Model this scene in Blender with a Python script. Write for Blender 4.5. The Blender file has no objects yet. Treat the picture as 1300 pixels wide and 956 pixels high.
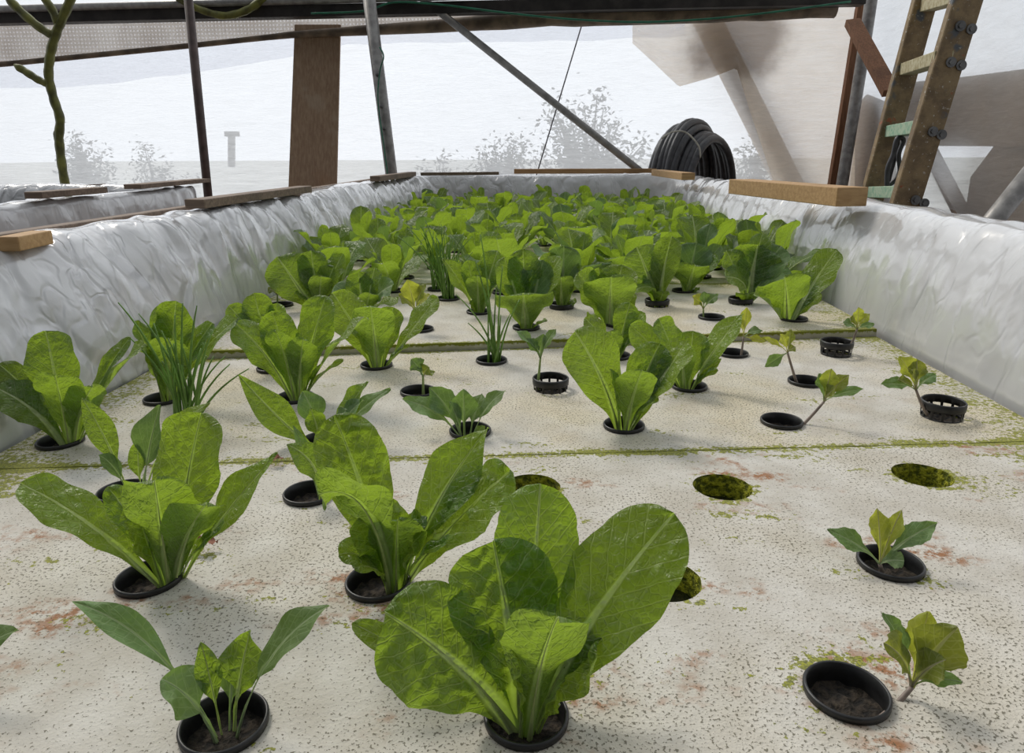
import bpy, bmesh, math, random
from mathutils import Vector, Matrix, noise
rnd = random.Random(7)
SC = bpy.context.scene
COL = SC.collection
PI = math.pi

# ------------------------------------------------------------------ camera
F, CX, CY = 900.0, 650.0, 434.0          # focal length / principal point in pixels of the 1300x956 frame
H = 0.342                                 # camera height above the rafts
VX, VY, ROLL = 690.0, 195.0, -0.005
dY_ = Vector(((VX-CX)/F, (VY-CY)/F, 1)).normalized()      # world +Y in (right, down, forward)
e_ = Vector((1, ROLL, 0)).normalized()
up_ = dY_.cross(e_).normalized()
if up_.y > 0: up_ = -up_
dX_ = dY_.cross(up_).normalized()
if dX_.x < 0: dX_ = -dX_
R = Matrix((dX_, dY_, up_))               # rows: world axes in camera terms
CAMP = Vector((0, 0, H))
def ray(px, py):
    return R @ Vector(((px-CX)/F, (py-CY)/F, 1))
def onz(px, py, z=0.0):
    d = ray(px, py); return CAMP + d*((z-H)/d.z)
def ony(px, py, Y):
    d = ray(px, py); return CAMP + d*(Y/d.y)
def onx(px, py, X):
    d = ray(px, py); return CAMP + d*(X/d.x)
cam = bpy.data.objects.new('camera', bpy.data.cameras.new('camera')); COL.objects.link(cam)
m3 = Matrix((R @ Vector((1,0,0)), R @ Vector((0,-1,0)), R @ Vector((0,0,-1)))).transposed()
cam.matrix_world = Matrix.Translation(CAMP) @ m3.to_4x4()
cam.data.sensor_fit = 'HORIZONTAL'; cam.data.sensor_width = 36
cam.data.lens = F*36/1300
cam.data.shift_y = -(478-CY)/1300
cam.data.clip_start = .01; cam.data.clip_end = 300
SC.camera = cam

# ------------------------------------------------------------------ materials
class NT:
    def __init__(s, name):
        s.m = bpy.data.materials.new(name); s.m.use_nodes = True
        s.t = s.m.node_tree; s.t.nodes.clear()
        s.out = s.t.nodes.new('ShaderNodeOutputMaterial')
    def n(s, typ, ins=None, **kw):
        nd = s.t.nodes.new('ShaderNode'+typ)
        for k, v in kw.items(): setattr(nd, k, v)
        for k, v in (ins or {}).items():
            sk = nd.inputs[k]
            if isinstance(v, bpy.types.NodeSocket): s.t.links.new(v, sk)
            else:
                if isinstance(v, tuple) and len(v) == 3 and sk.type == 'RGBA': v = v+(1,)
                sk.default_value = v
        return nd
    def math(s, op, a, b=0.0, clamp=False):
        return s.n('Math', {0: a, 1: b}, operation=op, use_clamp=clamp).outputs[0]
    def noise(s, vec, scale, detail=3, rough=.55, dist=0):
        return s.n('TexNoise', {'Vector': vec, 'Scale': scale, 'Detail': detail, 'Roughness': rough, 'Distortion': dist}).outputs['Fac']
    def ss(s, x, a, b, lo=0.0, hi=1.0):
        return s.n('MapRange', {0: x, 1: a, 2: b, 3: lo, 4: hi}, interpolation_type='SMOOTHSTEP').outputs[0]
    def mix(s, f, a, b):
        return s.n('Mix', {0: f, 6: a, 7: b}, data_type='RGBA').outputs[2]
    def mapv(s, vec, scale):
        return s.n('Mapping', {'Vector': vec, 'Scale': scale}).outputs[0]
    def bump(s, h, strength=.3, dist=.002):
        return s.n('Bump', {'Height': h, 'Strength': strength, 'Distance': dist}).outputs[0]
    def obj(s): return s.n('TexCoord').outputs['Object']
    def bsdf(s, **ins):
        return s.n('BsdfPrincipled', {k.replace('_', ' '): v for k, v in ins.items()}).outputs[0]
    def mixs(s, f, a, b): return s.n('MixShader', {0: f, 1: a, 2: b}).outputs[0]
    def done(s, sh):
        s.t.links.new(sh, s.out.inputs[0]); return s.m

def simple(name, col, rough=.6, metal=0.0, var=.25, scale=20, bump=.0, stretch=(1,1,1)):
    t = NT(name); v = t.mapv(t.obj(), stretch)
    n = t.noise(v, scale, 4)
    dark = tuple(c*(1-var) for c in col); lite = tuple(min(1, c*(1+var)) for c in col)
    c = t.mix(t.ss(n, .3, .7), dark, lite)
    ins = dict(Base_Color=c, Roughness=rough, Metallic=metal)
    if bump: ins['Normal'] = t.bump(n, bump, .002)
    return t.done(t.bsdf(**ins))

def wood(name, c1, c2, axis_scale=(3, 40, 40), blotch=None):
    t = NT(name); v = t.obj()
    g = t.noise(t.mapv(v, axis_scale), 3, 5, .6, .4)
    c = t.mix(t.ss(g, .3, .7), c1, c2)
    b = t.noise(v, 5, 3)
    c = t.mix(t.ss(b, .55, .75, 0, .55), c, blotch or tuple(x*.5 for x in c1))
    return t.done(t.bsdf(Base_Color=c, Roughness=.75, Normal=t.bump(g, .25, .003)))

def leaf_mat(name, base, vein, trans, under, tw=.42, blister=.6, rough=.42, tint=(0,0,0), tintf=0.0, veins=8.0, spec=.45):
    t = NT(name)
    uv = t.n('TexCoord').outputs['UV']
    s = t.n('SeparateXYZ', {0: uv}); u, v = s.outputs[0], s.outputs[1]
    a = t.math('ABSOLUTE', t.math('SUBTRACT', u, .5))
    ob = t.obj()
    wob = t.math('MULTIPLY', t.math('SUBTRACT', t.noise(ob, 60, 2), .5), .35)
    q = t.math('ADD', t.math('SUBTRACT', t.math('MULTIPLY', v, veins), t.math('MULTIPLY', a, 5.0)), wob)
    fr = t.math('ABSOLUTE', t.math('SUBTRACT', t.math('FRACT', q), .5))
    lat = t.ss(fr, .015, .085, 1, 0)
    net = t.n('TexVoronoi', {'Vector': ob, 'Scale': 150.0}, feature='DISTANCE_TO_EDGE').outputs['Distance']
    net = t.ss(net, .02, .10, .22, 0)
    midw = t.ss(v, 0.0, 1.0, .10, .020)
    mid = t.ss(t.math('DIVIDE', a, midw), .55, 1.1, 1, 0)
    blade = t.ss(v, .05, .4)
    lat = t.math('MULTIPLY', lat, t.math('MULTIPLY', blade, .5))
    lat = t.math('MAXIMUM', lat, t.math('MULTIPLY', net, blade))
    vm = t.math('MAXIMUM', mid, lat)
    n1 = t.noise(ob, 35, 3)
    rn = t.n('ObjectInfo').outputs['Random']
    dk = tuple(c*.72 for c in base); lt = tuple(min(1, c*1.25) for c in base)
    c = t.mix(t.ss(n1, .3, .7), dk, lt)
    if tintf: c = t.mix(t.math('MULTIPLY', t.ss(n1, .35, .65), tintf), c, tint)
    hsv = t.n('HueSaturation', {'Hue': t.ss(rn, 0, 1, .485, .515), 'Saturation': 1.0, 'Value': t.ss(t.math('FRACT', t.math('MULTIPLY', rn, 7.31)), 0, 1, .85, 1.2), 'Color': c}).outputs[0]
    c = t.mix(t.math('MAXIMUM', t.math('MULTIPLY', mid, .92), t.math('MULTIPLY', vm, .7)), hsv, vein)
    back = t.n('NewGeometry').outputs['Backfacing']
    c2 = t.mix(back, c, t.mix(t.math('MULTIPLY', vm, .6), under, vein))
    # blisters between the veins
    hb = t.math('SUBTRACT', t.math('MULTIPLY', t.noise(ob, 130, 2), t.math('MULTIPLY', blade, 1.0)), t.math('MULTIPLY', vm, .5))
    nb = t.bump(hb, blister, .005)
    p = t.bsdf(Base_Color=c2, Roughness=rough, Normal=nb, **{'Specular_IOR_Level': spec})
    tc = t.mix(t.math('MULTIPLY', vm, .5), trans, tuple(min(1, x*1.5+.05) for x in trans))
    tr = t.n('BsdfTranslucent', {'Color': tc, 'Normal': nb}).outputs[0]
    return t.done(t.mixs(tw, p, tr))

M = {}
M['lettuce'] = leaf_mat('lettuce_leaf', (.074,.142,.032), (.56,.62,.36), (.40,.58,.038), (.145,.230,.050), tw=.46, veins=10, blister=.9, rough=.36, spec=.55)
M['cabbage'] = leaf_mat('blue_green_leaf', (.12,.20,.085), (.38,.45,.26), (.26,.42,.06), (.19,.27,.12), tw=.38, blister=.3, rough=.55, veins=6)
M['seedling'] = leaf_mat('seedling_leaf', (.14,.21,.04), (.40,.38,.26), (.42,.46,.04), (.2,.26,.07), tw=.42, blister=.3, rough=.5, tint=(.2,.14,.10), tintf=.25, veins=6)
M['yellow'] = leaf_mat('yellowing_leaf', (.33,.37,.05), (.45,.44,.2), (.60,.66,.06), (.34,.38,.07), tw=.48, blister=.3, rough=.5, tint=(.25,.15,.12), tintf=.15, veins=6)
M['rib_lettuce'] = simple('lettuce_midrib', (.34,.42,.15), .45, 0, .2, 60)
M['rib_cabbage'] = simple('blue_green_midrib', (.30,.38,.2), .5, 0, .2, 60)
M['rib_seedling'] = simple('seedling_midrib', (.30,.27,.19), .5, 0, .25, 60)
M['rib_yellow'] = simple('yellow_midrib', (.38,.34,.2), .5, 0, .25, 60)
M['chive'] = simple('chive_blade', (.16,.30,.05), .4, 0, .3, 30)
M['stem_purple'] = simple('purple_stem', (.24,.19,.16), .5, 0, .3, 60)
M['stem_green'] = simple('green_stem', (.27,.36,.12), .5, 0, .2, 60)
M['pot'] = simple('black_pot_plastic', (.014,.014,.015), .42, 0, .4, 90, .1)

t = NT('growing_medium'); o = t.obj(); n = t.noise(o, 160, 4)
M['soil'] = t.done(t.bsdf(Base_Color=t.mix(t.ss(n,.35,.68),(.008,.007,.006),(.055,.042,.03)), Roughness=.95, Normal=t.bump(n, 1, .006)))

def foam_mat(name, rust, algae, yellow, holes=(), lines=()):
    t = NT(name)
    g = t.n('TexCoord').outputs['Object']
    low = t.noise(g, 5, 3); mid = t.noise(g, 17, 4); fine = t.noise(g, 400, 2, .6); fine2 = t.noise(g, 150, 3, .65)
    c = t.mix(t.ss(mid, .3, .72), (.52,.485,.42), (.66,.635,.58))
    c = t.mix(t.ss(low, .4, .7, 0, yellow), c, (.68,.58,.36))
    # rust brown patches
    rm = t.math('MULTIPLY', t.ss(t.noise(t.mapv(g,(1.0,1.7,1)), 6.5, 4, .65), .53, .66), t.ss(t.noise(g, 90, 4, .7), .42, .58))
    c = t.mix(t.math('MULTIPLY', rm, rust), c, (.33,.155,.07))
    # dark specks
    thr = t.ss(low, .3, .7, .625, .55)
    sp = t.ss(t.math('SUBTRACT', fine, thr), 0, .05)
    c = t.mix(t.math('MULTIPLY', sp, .78), c, (.075,.065,.03))
    sep = t.n('SeparateXYZ', {0: g})
    # algae: patches, the raft's edges and round the empty holes
    ae = 0.0
    for x0, y0, k in lines:
        d = t.math('ABSOLUTE', t.math('SUBTRACT', t.math('SUBTRACT', sep.outputs[1], y0-k*x0), t.math('MULTIPLY', sep.outputs[0], k)))
        e = t.math('ADD', t.ss(d, .002, .016, .22, 0), t.ss(d, .01, .06, .11, 0))
        ae = t.math('ADD', e, ae)
    ax = t.ss(t.math('ABSOLUTE', sep.outputs[0]), .50, .64, 0, .26)
    am = t.math('ADD', t.math('ADD', ae, ax), t.ss(t.noise(t.mapv(g,(.8,1.8,1)), 9, 4, .6), .47, .72, 0, .25*algae))
    for hx, hy in holes:
        d = t.n('VectorMath', {0: g, 1: (hx, hy, .0)}, operation='DISTANCE').outputs['Value']
        am = t.math('ADD', am, t.ss(d, .030, .046, .17, 0))
    af = t.ss(t.math('ADD', fine2, am), .74, .80)
    ac = t.mix(t.ss(fine, .3, .7), (.085,.095,.008), (.36,.37,.02))
    c = t.mix(t.math('MULTIPLY', af, .92), c, ac)
    hgt = t.math('ADD', t.math('MULTIPLY', fine, .5), t.math('MULTIPLY', fine2, .6))
    return t.done(t.bsdf(Base_Color=c, Roughness=.8, Normal=t.bump(hgt, .55, .003)))

t = NT('algae_lined_foam'); g = t.obj(); n = t.noise(g, 150, 3, .6); n2 = t.noise(g, 40, 2)
c = t.mix(t.ss(n,.38,.62),(.10,.12,.008),(.46,.46,.03))
z = t.n('SeparateXYZ', {0: g}).outputs[2]
M['moss'] = t.done(t.bsdf(Base_Color=c, Roughness=.9, Normal=t.bump(n, 1, .006)))
t = NT('raft_edge_foam'); g = t.obj(); n = t.noise(g, 150, 3, .6)
z = t.n('SeparateXYZ', {0: g}).outputs[2]
c = t.mix(t.ss(t.noise(g, 30, 3), .3, .7), (.42,.40,.31), (.56,.54,.45))
c = t.mix(t.ss(t.math('ADD', t.math('MULTIPLY', n, .012), z), -.0005, .0025), c, (.20,.22,.02))
M['raft_edge'] = t.done(t.bsdf(Base_Color=c, Roughness=.9, Normal=t.bump(n, .5, .003)))

def liner_mat(name, col, col2, rough):
    t = NT(name); g = t.obj()
    n = t.noise(g, 5, 3, .5)
    gz = t.mapv(g, (1,1,.55))
    r1 = t.math('ABSOLUTE', t.math('SUBTRACT', t.noise(gz, 7, 1.5, .5, .4), .5))
    r2 = t.math('ABSOLUTE', t.math('SUBTRACT', t.noise(t.mapv(g,(1.1,.9,.4)), 17, 2, .5, .6), .5))
    r3 = t.noise(t.mapv(g,(1,1,.5)), 55, 3, .5)
    sx = t.n('SeparateXYZ', {0: g}).outputs[0]
    hgt = t.math('ADD', t.math('MULTIPLY', t.ss(r1,0,.09), .9), t.math('ADD', t.math('MULTIPLY', t.ss(r2,0,.07), .25), t.math('MULTIPLY', r3, .12)))
    k = t.ss(sx, .2, .7, 1, .35)
    c = t.mix(t.ss(n,.3,.7), col, col2)
    bp = t.n('Bump', {'Height': t.math('MULTIPLY', hgt, k), 'Strength': .6, 'Distance': .014}).outputs[0]
    return t.done(t.bsdf(Base_Color=c, Roughness=rough, Normal=bp, Coat_Weight=1.0, Coat_Roughness=.07, **{'Specular_IOR_Level': .7}))
M['liner'] = liner_mat('white_poly_liner', (.55,.55,.56), (.62,.62,.63), .26)

def film_mat(name, clear, col, dirt=0.0, dirtc=(.5,.42,.32), blotch=None):
    t = NT(name); g = t.obj()
    n = t.noise(t.mapv(g,(.6,.6,2.6)), 2.2, 5, .6, .6)
    fine = t.noise(t.mapv(g,(.8,.8,5)), 9, 5, .65, .8)
    c = col
    if dirt: c = t.mix(t.ss(t.noise(g, 1.6, 4), .42, .7, 0, dirt), col, dirtc)
    if blotch:          # a soft-edged, darker brown patch on the film
        d = t.n('VectorMath', {0: t.mapv(t.n('VectorMath', {0: g, 1: blotch}, operation='SUBTRACT').outputs[0], (1,1,1.25))}, operation='LENGTH').outputs['Value']
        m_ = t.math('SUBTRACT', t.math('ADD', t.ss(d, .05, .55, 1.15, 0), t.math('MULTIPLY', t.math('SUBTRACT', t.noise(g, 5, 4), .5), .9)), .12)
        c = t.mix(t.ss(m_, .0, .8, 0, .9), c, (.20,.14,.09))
    nb = t.bump(t.math('ADD', n, t.math('MULTIPLY', fine, .5)), .35, .03)
    tl = t.n('BsdfTranslucent', {'Color': c, 'Normal': nb}).outputs[0]
    df = t.n('BsdfDiffuse', {'Color': c, 'Normal': nb}).outputs[0]
    gl = t.n('BsdfGlossy', {'Color': (.9,.9,.9), 'Roughness': .28, 'Normal': nb}).outputs[0]
    s = t.mixs(.22, tl, df)
    s = t.mixs(.05, s, gl)
    tp = t.n('BsdfTransparent', {'Color': (.97,.98,1.0)}).outputs[0]
    f = t.ss(fine, .3, .75, clear+.05, clear-.06)
    if blotch: f = t.math('MULTIPLY', f, t.ss(m_, 0, .8, 1, .35))
    return t.done(t.mixs(f, s, tp))
M['film'] = film_mat('clear_poly_film', .37, (.92,.94,.985))
M['film_side'] = film_mat('milky_poly_film', .34, (.86,.87,.88), dirt=.35, dirtc=(.72,.66,.58))
M['eave_shade_film'] = film_mat('poly_film_eave_shade', .62, (.80,.82,.92))  # grey-lilac tint puts the eave's shade into the film colour
M['film_tan'] = film_mat('weathered_tan_film', .34, (.84,.73,.60), dirt=.6, dirtc=(.66,.53,.40), blotch=tuple(ony(935,52,4.955)-ony(900,60,4.955)))
M['cloth_brown'] = simple('brown_ground_cover', (.23,.165,.115), .9, 0, .25, 6)
t = NT('beige_shade_net'); g = t.obj()
sx = t.n('SeparateXYZ', {0: g})
gx = t.math('ABSOLUTE', t.math('SUBTRACT', t.math('FRACT', t.math('MULTIPLY', sx.outputs[0], 45)), .5))
gz = t.math('ABSOLUTE', t.math('SUBTRACT', t.math('FRACT', t.math('MULTIPLY', sx.outputs[2], 45)), .5))
hole = t.math('MULTIPLY', t.ss(gx,.12,.3,1,0), t.ss(gz,.12,.3,1,0))
nn = t.noise(g, 3, 3)
cc = t.mix(t.ss(nn,.3,.7),(.52,.46,.41),(.70,.65,.60))
s = t.mixs(.6, t.n('BsdfDiffuse', {'Color': cc}).outputs[0], t.n('BsdfTranslucent', {'Color': cc}).outputs[0])
M['net'] = t.done(t.mixs(t.math('MULTIPLY', hole, .32), s, t.n('BsdfTransparent').outputs[0]))

M['steel'] = simple('galvanised_steel', (.30,.29,.28), .45, .35, .25, 25)
M['steel_brown'] = simple('rusty_painted_steel', (.085,.055,.048), .5, .1, .3, 25)
M['steel_dark'] = simple('dark_steel', (.035,.03,.028), .5, .2, .4, 12)
M['roll'] = simple('rolled_tan_film', (.20,.15,.105), .7, 0, .45, 9)
M['pine'] = wood('pine_batten', (.42,.25,.11), (.55,.35,.17))
M['pine_dark'] = wood('weathered_batten', (.15,.105,.075), (.26,.19,.14))
M['timber_red'] = wood('stained_timber', (.17,.075,.035), (.30,.14,.07), (40,40,3))
M['ply'] = None
t = NT('plywood_board'); g = t.obj()
gr = t.noise(t.mapv(g,(30,30,2.2)), 3, 5, .6, .4)
zz = t.n('SeparateXYZ', {0: g}).outputs[2]
c = t.mix(t.ss(gr,.3,.7),(.30,.19,.12),(.42,.295,.19))
lowz = t.ss(t.math('ADD', zz, t.math('MULTIPLY', t.noise(g, 6, 4), .5)), .55, .85, .8, 0)
c = t.mix(lowz, c, (.36,.15,.06))
c = t.mix(t.ss(t.noise(g, 7, 3), .58, .72, 0, .5), c, (.46,.36,.26))
M['ply'] = t.done(t.bsdf(Base_Color=c, Roughness=.75, Normal=t.bump(gr,.2,.002)))
t = NT('ladder_fibreglass'); g = t.obj()
n = t.noise(g, 14, 5, .65); n2 = t.noise(g, 60, 4, .7)
c = t.mix(t.ss(n,.35,.65),(.17,.115,.06),(.31,.22,.11))
c = t.mix(t.ss(t.noise(g, 9, 3),.58,.66), c, (.10,.11,.12))
c = t.mix(t.ss(t.noise(t.mapv(g,(1,1,1)), 11, 3),.66,.70), c, (.36,.10,.04))
c = t.mix(t.ss(n2,.62,.68), c, (.55,.52,.45))
M['rail'] = t.done(t.bsdf(Base_Color=c, Roughness=.55, Normal=t.bump(n2,.2,.002)))
def rung_mat(name, a, b):
    t = NT(name); g = t.obj(); n = t.noise(g, 45, 5, .7)
    return t.done(t.bsdf(Base_Color=t.mix(t.ss(n,.4,.6),a,b), Roughness=.7, Normal=t.bump(n,.3,.002)))
M['rung_green'] = rung_mat('flaking_green_paint', (.22,.40,.27), (.42,.52,.38))
M['rung_tan'] = rung_mat('worn_tan_paint', (.34,.28,.15), (.50,.46,.30))
M['hose'] = simple('black_poly_pipe', (.045,.045,.05), .38, 0, .3, 30)
M['string'] = simple('white_twine', (.6,.58,.52), .8)
M['cord_green'] = simple('green_cord', (.02,.16,.09), .5)
M['wire'] = simple('grey_wire', (.16,.15,.17), .5)
M['cactus'] = simple('cactus_stem', (.13,.13,.025), .55, 0, .5, 18)
M['bolt'] = simple('bolt_metal', (.16,.16,.16), .45, .6)
M['ground'] = simple('soil_floor', (.16,.12,.09), .95, 0, .3, 8, .3)
M['field'] = simple('hazy_grass_field', (.62,.63,.60), .95, 0, .3, 1.2, .3)  # whiter than the grass: distance haze is put into the colour
M['foliage'] = simple('shrub_foliage', (.06,.07,.045), .7, 0, .4, 6)
M['bark'] = simple('shrub_bark', (.07,.055,.045), .9)
t = NT('pond_water'); M['water'] = t.done(t.bsdf(Base_Color=(.02,.022,.012), Roughness=.06))

# ------------------------------------------------------------------ mesh helpers
class MB:
    def __init__(s): s.v = []; s.f = []; s.uv = []; s.mi = []
    def add(s, vs, fs, uvs=None, mi=0):
        b = len(s.v); s.v += [tuple(x) for x in vs]
        s.f += [tuple(i+b for i in f) for f in fs]; s.mi += [mi]*len(fs)
        s.uv += (uvs if uvs else [(0.5, 0.0)]*len(vs))
    def bar(s, p0, p1, w, h, ref=Vector((0,0,1)), taper=1.0):
        p0 = Vector(p0); p1 = Vector(p1); d = (p1-p0).normalized()
        a = d.cross(ref).normalized(); b = a.cross(d).normalized()
        vs = []
        for p, k in ((p0,1),(p1,taper)):
            for sa, sb in ((-1,-1),(1,-1),(1,1),(-1,1)):
                vs.append(p + a*(sa*w/2*k) + b*(sb*h/2*k))
        s.add(vs, [(3,2,1,0),(4,5,6,7),(0,1,5,4),(1,2,6,5),(2,3,7,6),(3,0,4,7)])
    def tube(s, pts, r, seg=10, cap=True, uvs=None, mi=0):
        pts = [Vector(p) for p in pts]; n = len(pts)
        rr = r if isinstance(r, (list, tuple)) else [r]*n
        ref = Vector((0,0,1)); vs = []; fs = []
        t0 = (pts[1]-pts[0]).normalized()
        a = t0.cross(ref)
        if a.length < .1: a = t0.cross(Vector((1,0,0)))
        a.normalize()
        for i, p in enumerate(pts):
            tg = (pts[min(i+1,n-1)]-pts[max(i-1,0)]).normalized()
            a = (a - tg*a.dot(tg)).normalized(); b = tg.cross(a)
            for k in range(seg):
                th = 2*PI*k/seg
                vs.append(p + (a*math.cos(th)+b*math.sin(th))*rr[i])
        for i in range(n-1):
            for k in range(seg):
                k2 = (k+1)%seg
                fs.append((i*seg+k, i*seg+k2, (i+1)*seg+k2, (i+1)*seg+k))
        if cap:
            fs.append(tuple(range(seg))[::-1]); fs.append(tuple((n-1)*seg+k for k in range(seg)))
        s.add(vs, fs, None, mi)
    def sheet(s, fn, nu, nv, uv=None):
        vs = [fn(i/nu, j/nv) for j in range(nv+1) for i in range(nu+1)]
        fs = [(j*(nu+1)+i, j*(nu+1)+i+1, (j+1)*(nu+1)+i+1, (j+1)*(nu+1)+i) for j in range(nv) for i in range(nu)]
        s.add(vs, fs, uv)
    def mesh(s, name, mats, smooth=True):
        me = bpy.data.meshes.new(name)
        me.from_pydata(s.v, [], s.f)
        uvl = me.uv_layers.new(name='UVMap')
        for l in me.loops: uvl.data[l.index].uv = s.uv[l.vertex_index]
        for m in (mats if isinstance(mats, (list, tuple)) else [mats]): me.materials.append(m)
        for p, i in zip(me.polygons, s.mi): p.use_smooth = smooth; p.material_index = i
        me.update(); return me
    def build(s, name, mats, parent=None, loc=None, smooth=True, bevel=0):
        o = bpy.data.objects.new(name, s.mesh(name, mats, smooth)); COL.objects.link(o)
        if parent: o.parent = parent
        if loc is not None: o.location = loc
        if bevel:
            bv = o.modifiers.new('bevel', 'BEVEL'); bv.width = bevel; bv.segments = 2; bv.limit_method = 'ANGLE'
        return o
def tag(o, label=None, cat=None, group=None, kind=None):
    if label: o['label'] = label
    if cat: o['category'] = cat
    if group: o['group'] = group
    if kind: o['kind'] = kind
    return o
def empty(name, loc, label, cat, group=None):
    o = bpy.data.objects.new(name, None); COL.objects.link(o); o.location = loc
    o.empty_display_size = .05
    return tag(o, label, cat, group)
def place(o, origin):
    """move a mesh built in world coordinates so that its origin sits at ORIGIN"""
    origin = Vector(origin); o.data.transform(Matrix.Translation(-origin)); o.location = origin; return o
def bez(pts, n):
    pts = [Vector(p) for p in pts]; out = []
    m = len(pts)-1
    for i in range(n+1):
        q = list(pts); tt = i/n
        while len(q) > 1: q = [q[k].lerp(q[k+1], tt) for k in range(len(q)-1)]
        out.append(q[0])
    return out
def smooth_path(pts, n=8):
    pts = [Vector(p) for p in pts]; out = []
    for i in range(len(pts)-1):
        p0 = pts[max(i-1,0)]; p1 = pts[i]; p2 = pts[i+1]; p3 = pts[min(i+2,len(pts)-1)]
        for k in range(n):
            t_ = k/n
            out.append(.5*((2*p1)+(p2-p0)*t_+(2*p0-5*p1+4*p2-p3)*t_*t_+(3*p1-p0-3*p2+p3)*t_**3))
    out.append(pts[-1]); return out

# ------------------------------------------------------------------ leaves
PROF = {
 'lettuce': [(0,.13),(.1,.15),(.2,.22),(.3,.36),(.42,.60),(.55,.84),(.68,1.0),(.8,.97),(.9,.76),(.96,.48),(1,.06)],
 'round':   [(0,.10),(.2,.12),(.35,.26),(.45,.58),(.6,.92),(.72,1.0),(.84,.92),(.93,.64),(.98,.32),(1,.05)],
 'kale':    [(0,.07),(.2,.08),(.38,.10),(.44,.34),(.52,.72),(.62,.98),(.72,1.0),(.82,.78),(.91,.45),(.97,.2),(1,.03)],
 'lance':   [(0,.09),(.25,.12),(.4,.4),(.55,.85),(.65,1),(.75,.93),(.86,.6),(.94,.3),(1,.03)],
}
def prof(kind, x):
    P = PROF[kind]
    if x > .82 and kind in ('lettuce','round'):
        e = (x-.82)/.18; return (prof0(kind,.82))*max(.03, math.sqrt(max(0,1-e*e)))
    return prof0(kind, x)
def prof0(kind, x):
    P = PROF[kind]
    n = len(P)
    for i in range(n-1):
        (a, va), (b, vb) = P[i], P[i+1]
        if x <= b:
            k = (x-a)/(b-a); h = b-a
            m0 = (vb-P[i-1][1])/(b-P[i-1][0])*h if i else vb-va
            m1 = (P[i+2][1]-va)/(P[i+2][0]-a)*h if i+2 < n else vb-va
            return max(.02, (2*k**3-3*k*k+1)*va+(k**3-2*k*k+k)*m0+(3*k*k-2*k**3)*vb+(k**3-k*k)*m1)
    return P[-1][1]
def leaf(base, tip, width, sag=.12, k=0.0, cup=.25, kind='lettuce', res=(10,16), seed=0, wave=.075, blister=.0, fold=.0, ctrl=None, inward=None, rib=True, tooth=0.0):
    """a leaf blade along a curve from BASE to TIP; k turns its upper face towards (+) or away from (-) the south"""
    base = Vector(base); tip = Vector(tip); d = tip-base; L = d.length
    hor = Vector((d.x, d.y, 0))
    c = Vector(ctrl) if ctrl is not None else base + hor*.32 + Vector((0,0, d.z*.52 + L*sag))
    inw = Vector(inward) if inward is not None else (-hor.normalized() if hor.length > 1e-5 else Vector((0,-1,0)))
    hint0 = inw*.9 + Vector((0,0,.75))
    cv = Vector((0,-1,.45))
    hint = hint0*(1-abs(k)) + cv*k
    nu, nv = res
    mb = MB(); vs = []; uvs = []
    rr = random.Random(seed); ph = rr.uniform(0, 6); ph2 = rr.uniform(0, 6); fq = rr.uniform(2.2, 3.4)
    off = Vector((rr.uniform(0,50), rr.uniform(0,50), 0))
    ribp = []; ribr = []
    for j in range(nv+1):
        t_ = j/nv; t_ = .45*t_+.55*math.sin(t_*PI/2)
        p = (1-t_)**2*base + 2*(1-t_)*t_*c + t_*t_*tip
        T = ((c-base)*(1-t_) + (tip-c)*t_).normalized()
        S = T.cross(hint)
        if S.length < .05: S = T.cross(Vector((1,0,0)))
        S.normalize(); N = S.cross(T).normalized()
        w = width*.5*prof(kind, t_)
        if not tooth and t_ > .3: w *= 1+.035*noise.noise(Vector((t_*9, seed*1.7, 0)))+.018*noise.noise(Vector((t_*31, seed*1.7, 4)))
        if tooth: w *= 1 + tooth*math.sin(t_*46+ph)*(1 if t_ > .4 else 0) + tooth*.8*math.sin(t_*19+ph2)*(1 if t_ > .4 else 0)
        ck = cup*(1.5-t_)
        bl = min(1, max(0, (t_-.15)/.3))
        for i in range(nu+1):
            u = -1+2*i/nu
            su = u*w
            n_ = ck*w*abs(u)**1.7
            n_ += wave*width*bl*u*u*math.sin(fq*2*PI*t_ + (ph if u < 0 else ph2))
            n_ += fold*w*abs(u)
            if blister:
                q = Vector((su*75, t_*L*75, 0))+off
                n_ += 2.3*blister*bl*(1-.6*abs(u)**4)*min(1, abs(u)*5)*(abs(noise.noise(q))*1.3+.45*noise.noise(q*1.9))
                q2 = Vector((su*16, t_*L*16, 7))+off
                n_ += blister*1.2*bl*noise.noise(q2)
            x = su*(1-.12*abs(cup)*abs(u))
            vs.append(p + S*x + N*n_); uvs.append((.5+.5*su/(width*.5), t_))
        rbr = max(.0003, .024*width*(1-t_)**1.1*(1+.8*max(0, 1-t_/.25))); ribp.append(p - N*rbr*.62); ribr.append(rbr)
    fs = [(j*(nu+1)+i, j*(nu+1)+i+1, (j+1)*(nu+1)+i+1, (j+1)*(nu+1)+i) for j in range(nv) for i in range(nu)]
    mb.add(vs, fs, uvs)
    if rib:
        n0 = len(mb.v); mb.tube(ribp, ribr, 6, mi=1)
        for q in range(n0, len(mb.v)): mb.uv[q] = (.5, min(1.0, (q-n0)//6/nv))
    return mb

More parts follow.
